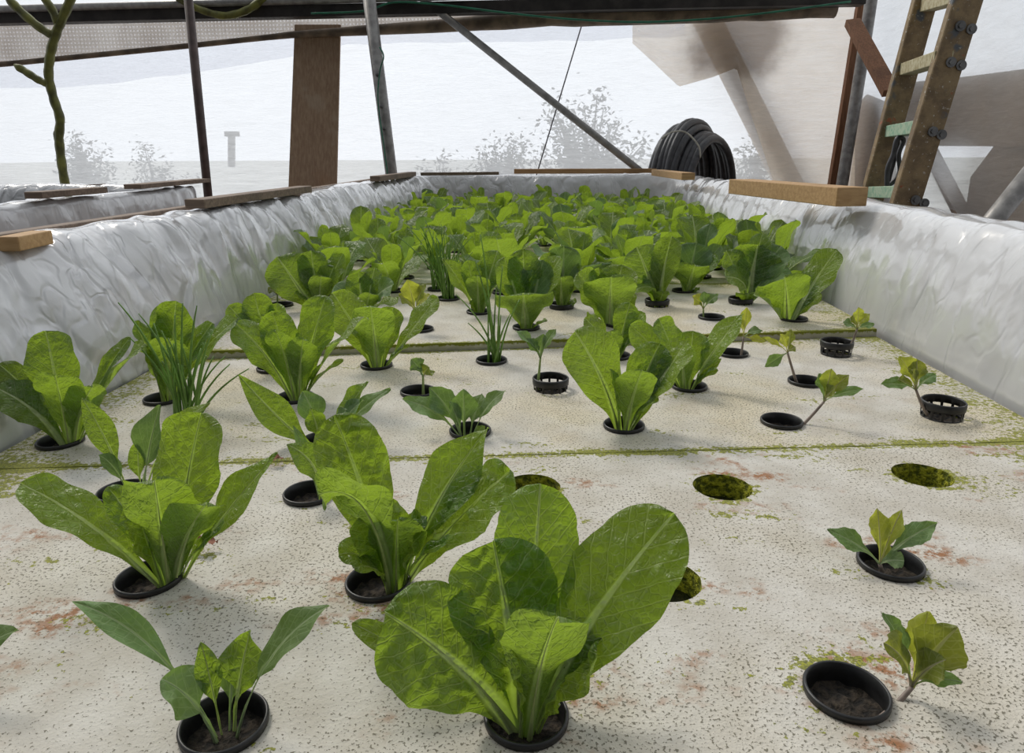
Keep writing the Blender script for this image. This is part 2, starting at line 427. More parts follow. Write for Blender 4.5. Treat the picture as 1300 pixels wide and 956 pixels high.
# ------------------------------------------------------------------ net pots
def pot_meshes():
    seg = 48; out = []
    for kind in (0, 1):
        mb = MB()
        if kind == 0: P = [(.0265,.000,0),(.0268,.0035,0),(.0257,.005,0),(.0244,.0042,0),(.0238,-.004,0),(.0232,-.0135,0),(.0228,-.016,1),(.0218,-.032,0),(.0212,-.035,0),(.0204,-.041,0),(.004,-.041,0)]
        else: P = [(.0268,-.006,0),(.0272,-.003,0),(.0272,.0035,0),(.0257,.005,0),(.0248,.003,0),(.0244,-.006,1),(.0236,-.017,0),(.0233,-.020,1),(.0222,-.034,0),(.0215,-.036,0),(.0207,-.043,0),(.004,-.043,0)]
        vs = []; fs = []
        for r, z, _ in P:
            for k in range(seg):
                a = 2*PI*k/seg; vs.append((r*math.cos(a), r*math.sin(a), z))
        for i in range(len(P)-1):
            for k in range(seg):
                if P[i][2] and k % 4 != 0: continue
                k2 = (k+1) % seg
                fs.append((i*seg+k, i*seg+k2, (i+1)*seg+k2, (i+1)*seg+k))
        mb.add(vs, fs); out.append(mb.mesh('net_pot', M['pot']))
    s = MB(); vs = [(0,0,-.0095)]; fs = []
    for j in range(1, 7):
        for k in range(28):
            a = 2*PI*k/28; r = .0236*j/6
            z = -.010+.0035*noise.noise(Vector((r*math.cos(a)*160, r*math.sin(a)*160, 0)))
            vs.append((r*math.cos(a), r*math.sin(a), z))
    for k in range(28): fs.append((0, 1+k, 1+(k+1)%28))
    for j in range(5):
        for k in range(28):
            fs.append((1+j*28+k, 1+(j+1)*28+k, 1+(j+1)*28+(k+1)%28, 1+j*28+(k+1)%28))
    s.add(vs, fs)
    return out, s.mesh('growing_medium', M['soil'])
POT_ME, SOIL_ME = pot_meshes()
def link(name, me, parent):
    o = bpy.data.objects.new(name, me); COL.objects.link(o); o.parent = parent; return o
def add_pot(root, off=(0,0,0), rise=0.0):
    p = link('net_pot', POT_ME[1 if rise > .002 else 0], root); p.location = (off[0], off[1], rise+.0005)
    sd = p.modifiers.new('wall', 'SOLIDIFY'); sd.thickness = .0014; sd.offset = -1
    g = link('growing_medium', SOIL_ME, p)
    if rise > .002: g.location.z = -.012
    return p
RAFT_Z = {}
HOLES = []            # every net-pot position, cut through the rafts
def zat(Y):
    return .014 if Y > S2Y else 0.0

S2Y = onz(755, 440, 0).y
def base_px(px, py):
    p = onz(px, py, 0)
    if p.y > S2Y: p = onz(px, py, .014)
    return p

# ------------------------------------------------------------------ hero plants (pot pixel, leaves by tip)
def hero(name, label, cat, potpx, leaves, mat='lettuce', kind='lettuce', res=(16,28), rise=0.0, stem=None, group=None, rootoff=(0,0), seed=1, blister=.0016, tooth=0.0, stemmat='stem_purple'):
    b = base_px(*potpx); HOLES.append((b.x, b.y))
    root = empty(name, b, label, cat, group)
    add_pot(root, rise=rise)
    org = Vector((rootoff[0], rootoff[1], rise-.013))
    top = org
    if stem:
        sp = ony(stem[0], stem[1], b.y+(stem[2] if len(stem) > 2 else 0)) - b
        mid = org.lerp(sp, .5) + Vector((0,0,-.004))
        pts = bez([org, mid, sp], 10)
        mb = MB(); mb.tube(pts, [.0024-.0008*i/10 for i in range(11)], 8)
        mb.build('stem', M[stemmat], root); top = sp
    for i, lf in enumerate(leaves):
        px, py, dy, w, sag, k = lf[:6]
        opt = dict(lf[6]) if len(lf) > 6 else {}
        mt = opt.pop('mat', mat); kd = opt.pop('kind', kind); fr = opt.pop('frac', None); cm = opt.pop('ctrlpx', None)
        tip = ony(px, py, b.y+dy) - b
        st = top.copy()
        if stem and fr is not None: st = org.lerp(top, fr)
        h = Vector((tip.x-st.x, tip.y-st.y, 0))
        if not stem: st = st + (h.normalized()*.005 if h.length > 1e-4 else Vector((0,0,0)))
        if cm: opt['ctrl'] = ony(cm[0], cm[1], b.y+cm[2]) - b
        opt.setdefault('blister', blister); opt.setdefault('tooth', tooth)
        if mt == 'lettuce': w *= .88
        o = leaf(st, tip, w, sag, k, kind=kd, res=res, seed=seed*31+i, **opt).build('leaf', [M[mt], M['rib_'+mt]], root)
        if mt == 'yellow' and mat != 'yellow': o['label'] = 'yellowing leaf'
    return root

def chives(label, potpx, tips, n=18, seed=5, rise=0.0, group=None, spread=.05, height=.11):
    b = base_px(*potpx); HOLES.append((b.x, b.y)); rr = random.Random(seed)
    root = empty('potted_chives', b, label, 'chives', group); add_pot(root, rise=rise)
    tl = [ony(px, py, b.y+dy)-b for px, py, dy in tips]
    while len(tl) < n:
        a = rr.uniform(0, 2*PI); r = spread*rr.uniform(.1, 1); tl.append(Vector((r*math.cos(a), r*math.sin(a)*.8, height*rr.uniform(.55, 1.1))))
    for tp in tl:
        o0 = Vector((rr.uniform(-.013,.013), rr.uniform(-.013,.013), rise-.01))
        c = o0 + Vector(((tp.x-o0.x)*.22, (tp.y-o0.y)*.22, (tp.z-o0.z)*.6))
        mb = MB(); mb.tube(bez([o0, c, tp], 9), [.0019*(1-.6*(i/9)**2) for i in range(10)], 6)
        mb.build('blade', M['chive'], root)
    return root

# ---- nearest board
hero('romaine_lettuce', 'largest romaine lettuce, front centre nearest the viewer, with broad crinkled leaves', 'lettuce', (668,912), [
  (686,614,.050,.062,.02,.75,{'cup':.08,'blister':.0008}),
  (626,686,.028,.080,.02,.80,{'cup':.22,'blister':.0040}),
  (490,778,-.008,.080,.10,.70,{'cup':.14,'blister':.0030,'ctrlpx':(600,845,.0)}),
  (856,652,.030,.070,.02,.72,{'cup':.08,'blister':.0026,'ctrlpx':(716,812,.0)}),
  (708,784,-.045,.060,.08,-.5,{'cup':.34,'blister':.001}),
  (764,812,.0,.056,.05,.2,{'cup':.2,'blister':.004}),
  (800,776,.03,.030,.05,.5,{}),
  (447,791,.02,.022,.02,.6,{}),
  (658,790,-.008,.045,.05,.5,{'cup':.4,'blister':.004}),
 ], res=(24,40), seed=3)
hero('cabbage_seedling', 'thin blue-green seedling with two long narrow leaves at lower left, nearest the viewer', 'seedling', (285,922), [
  (92,764,.012,.019,.26,.35,{}),
  (418,769,.012,.025,.20,.45,{}),
  (318,800,.02,.034,.05,.75,{'mat':'lettuce','wave':.12}),
  (205,862,-.01,.036,.2,.3,{}),
  (255,815,.01,.018,.05,.5,{'mat':'lettuce'}),
  (300,812,.03,.02,.05,.5,{}),
 ], mat='cabbage', kind='kale', res=(12,26), seed=4, blister=.0007)
hero('cabbage_seedling', 'leaning yellow-green seedling at the lower right, nearest the viewer beside its pot', 'seedling', (1074,882), [
  (1120,778,.012,.018,.1,.4,{'mat':'cabbage'}),
  (1178,776,.02,.026,.02,.8,{'mat':'yellow'}),
  (1216,796,.0,.034,.06,.75,{'mat':'seedling'}),
  (1122,816,-.012,.026,.12,.6,{'mat':'seedling'}),
  (1200,838,-.01,.024,.1,.6,{}),
  (1222,866,-.012,.012,.2,.4,{'mat':'cabbage'}),
 ], mat='seedling', kind='lance', stem=(1158,872,-.0), res=(14,28), seed=5, blister=.0008, tooth=.045, rootoff=(.015,-.010))
hero('cabbage_seedling', 'small grey-green leaf tip poking in at the left edge beside rust stain', 'seedling', (-70,870), [
  (24,800,.0,.022,.2,.5,{}), (-60,790,.02,.03,.1,.5,{}), (-120,800,.0,.03,.1,.5,{}),
 ], mat='cabbage', kind='kale', res=(8,16), seed=6)
hero('romaine_lettuce', 'romaine lettuce at left front with a long leaf arching left over white board', 'lettuce', (190,737), [
  (256,524,.035,.074,.04,.78,{'cup':.16,'blister':.0022}),
  (26,614,-.004,.046,.30,.35,{'cup':.2,'ctrlpx':(128,664,-.004)}),
  (352,574,.022,.044,.04,.55,{'kind':'lance','ctrlpx':(268,665,.0)}),
  (196,610,-.040,.066,.08,-.6,{'cup':.3}),
  (262,640,-.030,.052,.06,-.4,{'cup':.45}),
  (136,618,.008,.03,.1,.4,{}),
  (166,634,.0,.05,.04,.3,{'blister':.0028}),
  (291,664,.006,.022,.15,.3,{}),
  (225,640,.01,.05,.02,.8,{'blister':.003,'cup':.4}),
 ], res=(20,34), seed=7, rootoff=(.014,.004))
hero('romaine_lettuce', 'large romaine behind front centre one, dark crinkled upright leaf and pointed leaf', 'lettuce', (480,742), [
  (424,527,.028,.066,.02,.72,{'cup':.18,'blister':.0044}),
  (620,543,.030,.060,.0,.62,{'kind':'lance','cup':.18,'ctrlpx':(540,640,.01)}),
  (652,600,.006,.062,.05,.55,{'cup':.15,'blister':.0042,'ctrlpx':(560,665,-.005)}),
  (404,628,-.045,.074,.12,-.35,{'cup':.1,'ctrlpx':(478,600,-.03)}),
  (430,704,-.02,.032,.35,.5,{'kind':'round','blister':.002}),
  (450,722,-.035,.028,.25,.5,{'kind':'round'}),
  (574,688,-.012,.022,.2,.2,{'kind':'round'}),
  (540,655,.0,.045,.04,.5,{'cup':.5,'blister':.0035}),
  (470,640,.0,.06,.04,.6,{'cup':.3,'blister':.0025}),
  (505,660,-.022,.055,.05,-.7,{'cup':.3}),
 ], res=(22,36), seed=8, rootoff=(.012,.008))
hero('cabbage_seedling', 'small seedling with purple stems and toothed yellow leaves, right, before two empty holes', 'seedling', (1130,718), [
  (1050,672,.004,.020,.06,.55,{'mat':'cabbage'}),
  (1114,645,.010,.019,.02,.8,{'mat':'yellow'}),
  (1145,647,.010,.015,.02,.6,{'mat':'yellow'}),
  (1190,664,.006,.020,.08,.5,{'mat':'cabbage'}),
  (1148,712,-.018,.016,.15,.5,{'mat':'cabbage','kind':'round'}),
  (1128,690,.0,.012,.02,.6,{'mat':'yellow'}),
 ], mat='seedling', kind='lance', stem=(1117,716,-.012), res=(14,28), seed=9, blister=.0006, tooth=.06, rootoff=(-.004,-.012))
hero('cabbage_seedling', 'blue-green seedling with slender stalks rising behind the left front romaine', 'seedling', (158,627), [
  (104,505,.0,.030,.05,.6,{'mat':'lettuce','kind':'kale'}),
  (203,514,.006,.044,.0,.75,{}),
  (266,511,.0,.030,.15,.5,{'mat':'lettuce'}),
  (125,578,-.01,.018,.3,.5,{}),
  (175,560,.01,.026,.1,.6,{'mat':'lettuce'}),
 ], mat='cabbage', kind='kale', res=(10,20), seed=10, blister=.0006, rootoff=(.012,.0))
hero('cabbage_seedling', 'single smooth leaf leaning over a soil-filled pot left of the dark crinkled romaine', 'seedling', (393,629), [
  (364,564,-.012,.036,.25,.7,{'kind':'lance','ctrlpx':(415,585,-.01)}),
  (372,540,.012,.012,.1,.5,{'kind':'kale','mat':'cabbage'}),
 ], mat='lettuce', kind='lance', res=(12,22), seed=11, blister=.0006, rootoff=(.016,-.004))
EMPTY = [(917,618),(1171,603),(675,618),(843,736)]

# ---- second board
hero('romaine_lettuce', 'spreading romaine lettuce against the left liner with a dark leaf leaning on plastic', 'lettuce', (77,562), [
  (-6,492,-.006,.060,.15,.45,{'cup':.18}),
  (58,420,.030,.070,.02,.8,{'cup':.1,'blister':.0022}),
  (184,436,.012,.052,.05,.25,{'cup':.22}),
  (166,428,.028,.034,.05,.6,{}),
  (70,478,-.045,.066,.1,-.6,{'cup':.3}),
  (142,548,-.01,.022,.35,.3,{'kind':'round'}),
  (-2,462,.02,.04,.1,.6,{}),
  (118,490,-.03,.05,.08,-.4,{'cup':.3}),
 ], seed=12, rootoff=(.012,.0))
chives('clump of chives spilling forward over the romaine beside the left liner', (238,541), [(150,384,.0),(163,427,.0),(176,398,.02),(316,468,.0),(292,462,.01),(250,388,.01),(232,385,.0),(270,420,.0),(286,452,.01),(205,420,.0),(195,410,.0),(222,400,.0),(262,452,-.02)], n=26, seed=21)
hero('romaine_lettuce', 'romaine lettuce at left liner overlapped by a clump of chives', 'lettuce', (207,508), [
  (224,382,.02,.074,.02,.8,{'cup':.12,'blister':.002}),
  (302,404,.01,.062,.06,.45,{'cup':.15}),
  (170,408,-.012,.066,.08,.2,{'cup':.3}),
  (215,430,-.04,.066,.06,-.6,{'cup':.3}),
  (205,386,.03,.04,.05,.5,{}),
  (270,410,.02,.05,.05,.6,{}),
  (180,440,-.02,.05,.1,-.2,{}),
 ], seed=13, rootoff=(.008,.0))
hero('cabbage_seedling', 'mixed seedling, one big oval leaf tipped left, blue leaves, before the left romaine', 'seedling', (410,562), [
  (303,476,.0,.046,.02,.75,{'mat':'lettuce','kind':'lance','ctrlpx':(378,560,.0)}),
  (466,484,.01,.040,.02,.55,{'mat':'lettuce','kind':'lance','wave':.1}),
  (384,497,.012,.036,.18,.5,{}),
  (462,508,-.006,.030,.15,.5,{}),
  (394,518,-.012,.030,.05,.7,{'mat':'lettuce'}),
  (422,575,-.03,.026,.35,.5,{}),
  (440,520,-.012,.03,.15,.5,{}),
  (496,494,.02,.026,.1,.4,{}),
 ], mat='cabbage', kind='kale', res=(12,22), seed=14, blister=.0008, rootoff=(.004,.0))
hero('cabbage_seedling', 'low blue-green seedling with wide drooping leaves left of the bright yellow-green romaine', 'seedling', (597,549), [
  (511,507,.004,.032,.18,.45,{}),
  (545,492,.01,.036,.12,.7,{}),
  (588,494,.0,.036,.06,.8,{}),
  (642,496,.008,.026,.2,.4,{}),
  (612,500,.03,.03,.1,.6,{}),
  (570,510,-.01,.022,.1,.5,{}),
  (615,548,-.028,.02,.3,.5,{'mat':'lettuce','kind':'round'}),
 ], mat='cabbage', kind='kale', res=(12,22), seed=15, blister=.0008, tooth=.05, rootoff=(-.004,-.004))
hero('romaine_lettuce', 'bright romaine lettuce standing alone with one huge fan leaf on its left', 'lettuce', (792,542), [
  (730,420,.002,.088,.0,.75,{'cup':.12,'ctrlpx':(775,490,.0),'blister':.0008}),
  (872,432,.012,.060,.06,.35,{'cup':.2,'ctrlpx':(835,490,.0)}),
  (815,470,-.042,.060,.06,-.7,{'cup':.25}),
  (838,436,.024,.062,.03,.75,{'cup':.2,'blister':.0026}),
  (836,506,-.012,.026,.15,.3,{}),
  (850,450,.02,.05,.05,.6,{'blister':.002}),
  (775,470,-.01,.04,.05,.4,{}),
 ], seed=16)
def seedling(label, pot, stem, leaves, rise=0.0, seed=30, ro=(0,0), sm='stem_purple'):
    return hero('cabbage_seedling', label, 'seedling', pot, leaves, mat='seedling', kind='lance', stem=stem, rise=rise, res=(12,26), seed=seed, blister=.0006, tooth=.045, rootoff=ro, stemmat=sm)
seedling('leaning seedling, purple stem bent right from flat pot beside the raised pot', (992,537), (1046,510,0), [
  (1056,468,.006,.024,.02,.8,{'mat':'yellow'}), (1078,476,.0,.022,.05,.7,{}), (1096,494,.0,.016,.08,.5,{'mat':'cabbage'}), (1040,474,.01,.02,.03,.6,{'mat':'cabbage'}), (1062,492,-.01,.02,.1,.6,{})], seed=31, ro=(.014,-.006))
seedling('seedling leaning left out of a raised slotted pot, rightmost on the second board', (1195,529), (1163,495,0), [
  (1118,488,.0,.022,.15,.4,{'mat':'cabbage'}), (1142,452,.01,.030,.02,.8,{'mat':'yellow'}), (1164,456,.01,.026,.02,.7,{}), (1188,476,.004,.024,.12,.4,{'mat':'cabbage'}), (1158,470,-.012,.022,.05,.7,{}), (1140,482,-.01,.02,.1,.5,{})], rise=.018, seed=32, ro=(-.022,-.006))
seedling('seedling with split purple stems leaning left, second from right liner', (1023,486), (1000,448,0), [
  (966,428,.0,.012,.05,.6,{'mat':'yellow'}), (990,424,.0,.018,.05,.8,{'mat':'yellow'}), (971,466,.0,.02,.2,.4,{'mat':'cabbage'}), (1004,418,.01,.016,.02,.6,{}), (1010,440,.0,.016,.05,.6,{})], seed=33, ro=(-.01,-.008))
seedling('seedling with a bright yellow tip in pot beside the raft step', (930,450), (944,428,0), [
  (948,390,.0,.020,.02,.8,{'mat':'yellow'}), (968,420,.0,.020,.2,.4,{'mat':'cabbage'}), (938,400,.0,.014,.02,.7,{'mat':'yellow'}), (972,434,-.01,.016,.1,.5,{'mat':'yellow'})], seed=34, ro=(.012,-.008))
seedling('yellow-green seedling at the right liner, its pot rim half raised', (1062,440), (1088,418,0), [
  (1090,390,.0,.024,.02,.8,{'mat':'yellow'}), (1104,398,.0,.018,.05,.6,{'mat':'yellow'}), (1110,412,.0,.020,.1,.4,{'mat':'cabbage'}), (1070,410,.0,.024,.15,.4,{'mat':'cabbage'}), (1082,400,.01,.02,.04,.7,{})], rise=.006, seed=35, ro=(.02,-.004))
seedling('tiny green seedling with three leaves behind the low blue-green seedling', (531,499), (537,478,0), [
  (522,456,.0,.026,.05,.7,{'mat':'cabbage'}), (545,466,.0,.026,.05,.8,{}), (530,470,-.01,.02,.1,.6,{'mat':'cabbage'}), (552,472,.01,.014,.1,.5,{})], seed=36, ro=(.008,-.004), sm='stem_green')
seedling('pale thin seedling in a raised slotted pot just left of the huge fan leaf', (699,494), (686,455,0), [
  (654,420,.0,.022,.15,.4,{'mat':'cabbage'}), (668,430,.0,.022,.05,.6,{'mat':'cabbage'}), (690,424,.01,.024,.02,.7,{'mat':'cabbage'}), (706,418,.0,.022,.05,.5,{'mat':'cabbage'}), (680,440,-.01,.016,.05,.6,{'mat':'cabbage'})], rise=.014, seed=37, ro=(-.02,-.008), sm='stem_green')
hero('romaine_lettuce', 'romaine lettuce with pale-ribbed upright leaf, left of centre beside soil-filled pot', 'lettuce', (375,506), [
  (298,410,-.004,.066,.08,.45,{'cup':.12}),
  (414,376,.022,.070,.02,.8,{'cup':.12,'blister':.0018}),
  (466,404,-.008,.062,.08,.2,{'cup':.2}),
  (350,420,-.03,.06,.06,-.3,{'cup':.3}),
  (345,395,.02,.06,.04,.7,{'cup':.2,'blister':.002}),
  (436,458,-.012,.030,.1,.2,{}),
  (385,430,-.035,.05,.06,-.6,{'cup':.3}),
  (405,470,.0,.02,.2,.3,{'kind':'round'}),
 ], seed=17, rootoff=(.002,.004))
hero('romaine_lettuce', 'upright romaine lettuce with a cupped front leaf, pot at the raft step left', 'lettuce', (478,465), [
  (470,388,-.035,.082,.06,-.75,{'cup':.22,'blister':.0006}),
  (556,377,.008,.052,.05,.5,{'cup':.16,'ctrlpx':(520,420,.0)}),
  (422,372,.02,.078,.02,.7,{'cup':.1}),
  (500,390,.02,.06,.03,.7,{}),
  (520,438,-.01,.024,.1,.3,{}),
  (450,410,.0,.05,.05,.2,{}),
 ], seed=18, rootoff=(.004,-.004))
hero('romaine_lettuce', 'romaine lettuce with a long pointed leaf swept right, beside the huge fan leaf', 'lettuce', (875,492), [
  (944,398,.004,.060,.03,.35,{'kind':'lance','cup':.2}),
  (880,420,.024,.06,.02,.7,{'cup':.2}),
  (800,412,.02,.058,.03,.75,{'kind':'round'}),
  (862,440,-.03,.05,.06,-.6,{'cup':.3}),
  (916,456,-.006,.026,.1,.3,{}),
  (912,470,-.012,.02,.2,.3,{}),
  (836,404,.01,.06,.05,.55,{}),
 ], seed=19, rootoff=(-.004,-.002))
hero('romaine_lettuce', 'romaine lettuce half hidden at left, between chives romaine and pale-ribbed romaine', 'lettuce', (347,469), [
  (290,388,.0,.05,.1,.5,{}), (322,372,.02,.06,.02,.7,{}), (352,385,.02,.05,.02,.7,{}), (330,400,-.02,.05,.05,-.4,{}), (300,400,-.01,.04,.15,.3,{}), (345,410,.0,.04,.05,.4,{}),
 ], seed=20, res=(12,20))
chives('tall thin chives standing alone at the raft step, centre', (624,459), [(610,298,.0),(638,338,.0),(579,374,-.02),(630,368,.0),(603,330,.0),(648,398,.0),(612,360,.01),(620,390,.0),(594,410,.0),(636,400,.0),(660,380,.0)], n=13, seed=22, spread=.02, height=.1)
hero('romaine_lettuce', 'romaine lettuce peeping out between the fan-leaf romaine and raft step', 'lettuce', (781,453), [
  (742,404,.0,.05,.1,.5,{}), (800,384,.015,.05,.03,.7,{}), (820,398,.0,.05,.06,.4,{}), (775,420,-.02,.045,.05,-.5,{}), (812,420,-.01,.03,.1,.3,{}),
 ], seed=24, res=(12,20))
HEND = 0
exec_far = True

# ---- third board: plants still told apart one by one
hero('romaine_lettuce', 'romaine lettuce beside right liner with one tall spoon leaf raised to the right', 'lettuce', (1008,406), [
  (1062,316,.008,.075,.0,.55,{'cup':.12,'ctrlpx':(1022,372,.0)}),
  (996,352,-.045,.120,.05,-.7,{'cup':.3}),
  (958,372,-.01,.070,.05,.2,{'cup':.3}),
  (1043,374,.0,.04,.06,.4,{}),
  (1030,350,.02,.07,.03,.6,{}),
 ], seed=41, rootoff=(-.012,.0), res=(12,22))
hero('romaine_lettuce', 'romaine lettuce in raised black pot with a round leaf held out left', 'lettuce', (940,385), [
  (921,352,-.03,.080,.15,.6,{'kind':'round','cup':.1,'ctrlpx':(955,350,-.02)}),
  (962,312,.03,.13,.0,.75,{'cup':.1}),
  (922,318,.02,.08,.05,.6,{}),
  (992,312,.03,.08,.02,.6,{'mat':'cabbage'}),
  (1000,338,.03,.07,.04,.6,{'mat':'cabbage'}),
  (950,372,-.03,.06,.08,-.5,{}),
  (968,296,.05,.06,.0,.7,{}),
 ], seed=42, rise=.008, rootoff=(.014,.0), res=(12,22))
hero('romaine_lettuce', 'romaine lettuce with grey-green upper leaves beside the round leaf plant, right', 'lettuce', (867,370), [
  (848,322,.0,.07,.04,.5,{}), (884,308,.03,.09,.02,.75,{'mat':'cabbage'}), (908,322,.01,.08,.04,.4,{}), (882,336,-.045,.10,.05,-.7,{'cup':.3}), (888,368,-.02,.03,.2,.3,{}), (915,312,.03,.05,.04,.6,{'mat':'cabbage'}),
 ], seed=43, rootoff=(.01,.0), res=(12,20))
hero('romaine_lettuce', 'romaine lettuce in half raised pot with a leaf drooping left and one upright', 'lettuce', (834,388), [
  (808,314,.02,.13,.0,.75,{'cup':.1,'blister':.0006}), (853,300,.012,.075,.0,.7,{'ctrlpx':(838,352,.0)}), (802,370,-.02,.06,.2,.3,{'ctrlpx':(838,352,-.01)}), (842,370,-.025,.04,.05,-.5,{}), (822,345,.02,.06,.04,.5,{}), (838,322,.04,.07,.0,.6,{'mat':'cabbage'}),
 ], seed=44, rise=.010, rootoff=(.004,.0), res=(12,20))
hero('romaine_lettuce', 'romaine lettuce with two fans and a dark curled leaf, centre right near raft step', 'lettuce', (786,413), [
  (734,346,.0,.09,.04,.6,{'cup':.15,'ctrlpx':(768,385,.0)}), (776,352,-.045,.12,.04,-.7,{'cup':.28,'blister':.0012}), (790,336,.03,.09,.0,.7,{}), (744,403,-.015,.05,.1,.3,{}), (806,372,.01,.05,.05,.4,{'blister':.003}), (760,340,.03,.08,.0,.6,{}),
 ], seed=45, rootoff=(-.02,.0), res=(12,22))
hero('romaine_lettuce', 'romaine lettuce with a cupped front leaf right of the standing chives', 'lettuce', (668,417), [
  (664,372,-.05,.13,.06,-.75,{'cup':.3}), (640,326,.02,.075,.0,.7,{}), (664,316,.03,.075,.0,.75,{'blister':.003,'mat':'lettuce'}), (712,326,.01,.07,.03,.5,{}), (640,362,-.01,.05,.1,.3,{}), (694,408,-.02,.03,.15,.2,{}), (690,330,.02,.07,.02,.6,{'mat':'cabbage'}),
 ], seed=46, rootoff=(.0,.0), res=(12,22))
hero('romaine_lettuce', 'romaine lettuce with pale stalks in a half raised pot, centre of third board', 'lettuce', (713,391), [
  (690,322,.01,.07,.03,.6,{}), (716,312,.02,.08,.0,.75,{'mat':'cabbage','blister':.0025}), (745,340,.0,.07,.06,.4,{}), (692,358,-.01,.05,.1,.2,{}), (712,352,-.04,.07,.05,-.6,{}), (732,384,-.01,.03,.25,.4,{'kind':'round'}), (728,330,.02,.06,.03,.6,{}),
 ], seed=47, rise=.006, res=(12,20))
hero('romaine_lettuce', 'romaine lettuce just behind the standing chives with a small round low leaf', 'lettuce', (608,397), [
  (562,328,.0,.06,.05,.5,{'kind':'lance'}), (594,330,.01,.05,.03,.6,{}), (632,318,.015,.07,.03,.6,{}), (606,350,-.035,.06,.05,-.6,{}), (640,348,-.01,.06,.05,.3,{}), (596,385,-.01,.03,.25,.5,{'kind':'round'}), (618,330,.03,.06,.0,.7,{}),
 ], seed=48, res=(12,20))
hero('romaine_lettuce', 'romaine lettuce with a broad sunlit leaf before the left liner, third board', 'lettuce', (404,392), [
  (352,326,.0,.12,.02,.7,{'cup':.1,'ctrlpx':(385,372,.0)}), (424,338,.0,.07,.0,.75,{}), (395,318,.03,.08,.0,.7,{}), (374,372,-.02,.05,.1,.2,{}), (408,350,-.03,.06,.05,-.5,{}), (436,322,.03,.07,.03,.6,{}),
 ], seed=49, res=(12,20))
hero('romaine_lettuce', 'romaine lettuce with bluish drooping leaves behind the upright cupped romaine', 'lettuce', (462,399), [
  (425,362,.0,.06,.15,.5,{'mat':'cabbage'}), (500,362,.0,.06,.25,.55,{'mat':'cabbage','kind':'round'}), (455,345,.02,.07,.02,.7,{}), (476,340,.02,.06,.04,.6,{}), (470,372,-.03,.05,.06,-.5,{}), (505,384,-.02,.05,.3,.2,{}),
 ], seed=50, res=(12,20))
seedling('small seedling with a bright yellow leaf, pot left of the standing chives', (533,419), (527,396,0), [
  (517,355,.0,.04,.0,.85,{'mat':'yellow'}), (540,360,.0,.03,.05,.6,{}), (546,374,.0,.034,.1,.5,{'mat':'yellow'}), (506,374,.0,.03,.1,.5,{})], seed=51, ro=(-.006,-.004))
seedling('small blue-green seedling beside the raft step, right of centre', (903,404), (893,392,0), [
  (879,376,.0,.034,.05,.7,{'mat':'yellow'}), (894,370,.0,.026,.0,.7,{'mat':'cabbage'}), (912,374,.0,.026,.05,.6,{'mat':'cabbage'}), (888,386,-.01,.02,.1,.5,{})], seed=52, ro=(-.016,-.006), sm='stem_green')
seedling('sparse light green seedling at the foot of the left liner', (357,388), (352,374,0), [
  (340,366,.0,.03,.1,.5,{}), (352,352,.0,.03,.0,.7,{}), (364,366,.0,.03,.1,.5,{}), (372,378,-.01,.03,.2,.4,{})], seed=53, ro=(-.01,0), sm='stem_green')
chives('dense clump of chives in the middle of the third board', (569,380), [(505,300,.0),(540,280,.02),(548,300,.0),(560,285,.01),(570,310,.0),(590,300,.02),(600,320,.0),(530,320,.0),(585,330,.0),(555,330,.0)], n=26, seed=23, spread=.05, height=.15)
chives('thin second clump of chives behind the dense clump', (556,368), [(535,296,.0),(580,295,.01),(600,300,.0),(520,290,.0)], n=16, seed=26, spread=.05, height=.15)

# ---- the crowd on the far rafts: prototypes, then copies of each plant and its parts
def proto_lettuce(name, seed, n, label, mats=('lettuce',), lw=(.055,.085), ll=(.10,.15), res=(8,14)):
    rr = random.Random(seed)
    root = empty(name, (0,0,0), label, 'lettuce')
    add_pot(root)
    for i in range(n):
        f = i/(n-1)
        a = i*2.39996 + rr.uniform(-.3,.3)
        el = math.radians(78 - 52*f + rr.uniform(-8,8)); L = rr.uniform(*ll)*(.85+.3*math.sin(f*PI))*(0.75 if f > .9 else 1)
        tip = Vector((math.cos(a)*math.cos(el)*L, math.sin(a)*math.cos(el)*L, math.sin(el)*L))
        b0 = Vector((math.cos(a)*.005, math.sin(a)*.005, -.006))
        w = rr.uniform(*lw)*(.7 if f < .15 else 1)*(.8 if f > .9 else 1)
        leaf(b0, tip, w, rr.uniform(.02,.2), 0, cup=rr.uniform(.1,.28), kind=rr.choice(['lettuce','lettuce','round']), res=res, seed=seed*50+i, blister=.001).build('leaf', (lambda q: [M[q], M['rib_'+q]])(rr.choice(mats)), root)
    return root
def kids(o): return list(o.children)
def copy_tree(o, parent=None):
    c = o.copy(); COL.objects.link(c)
    if parent: c.parent = parent
    for ch in kids(o): copy_tree(ch, c)
    return c
PROTO = {}
def spawn(kind, b, label, rise=0.0, rot=0.0, s=1.0, group=None):
    if kind not in PROTO:
        sd, n, mats = {'a':(61,9,('lettuce',)), 'b':(62,10,('lettuce','lettuce','lettuce','cabbage')), 'c':(63,8,('lettuce',)), 'd':(64,9,('lettuce','lettuce','lettuce','cabbage')), 'e':(65,8,('lettuce','lettuce','cabbage'))}[kind]
        o = proto_lettuce('romaine_lettuce', sd, n, label, mats); PROTO[kind] = o
    else:
        o = copy_tree(PROTO[kind])
    o.location = (b[0], b[1], zat(b[1])+rise); o.rotation_euler.z = rot; o.scale = (s, s, s); o['label'] = label
    if group: o['group'] = group
    return o
ORD = ['first','second','third','fourth','fifth','sixth','seventh','eighth','ninth','tenth','eleventh','twelfth','thirteenth']
S3Y = onz(880, 361, .014).y
PITCH = .535
crowd = []
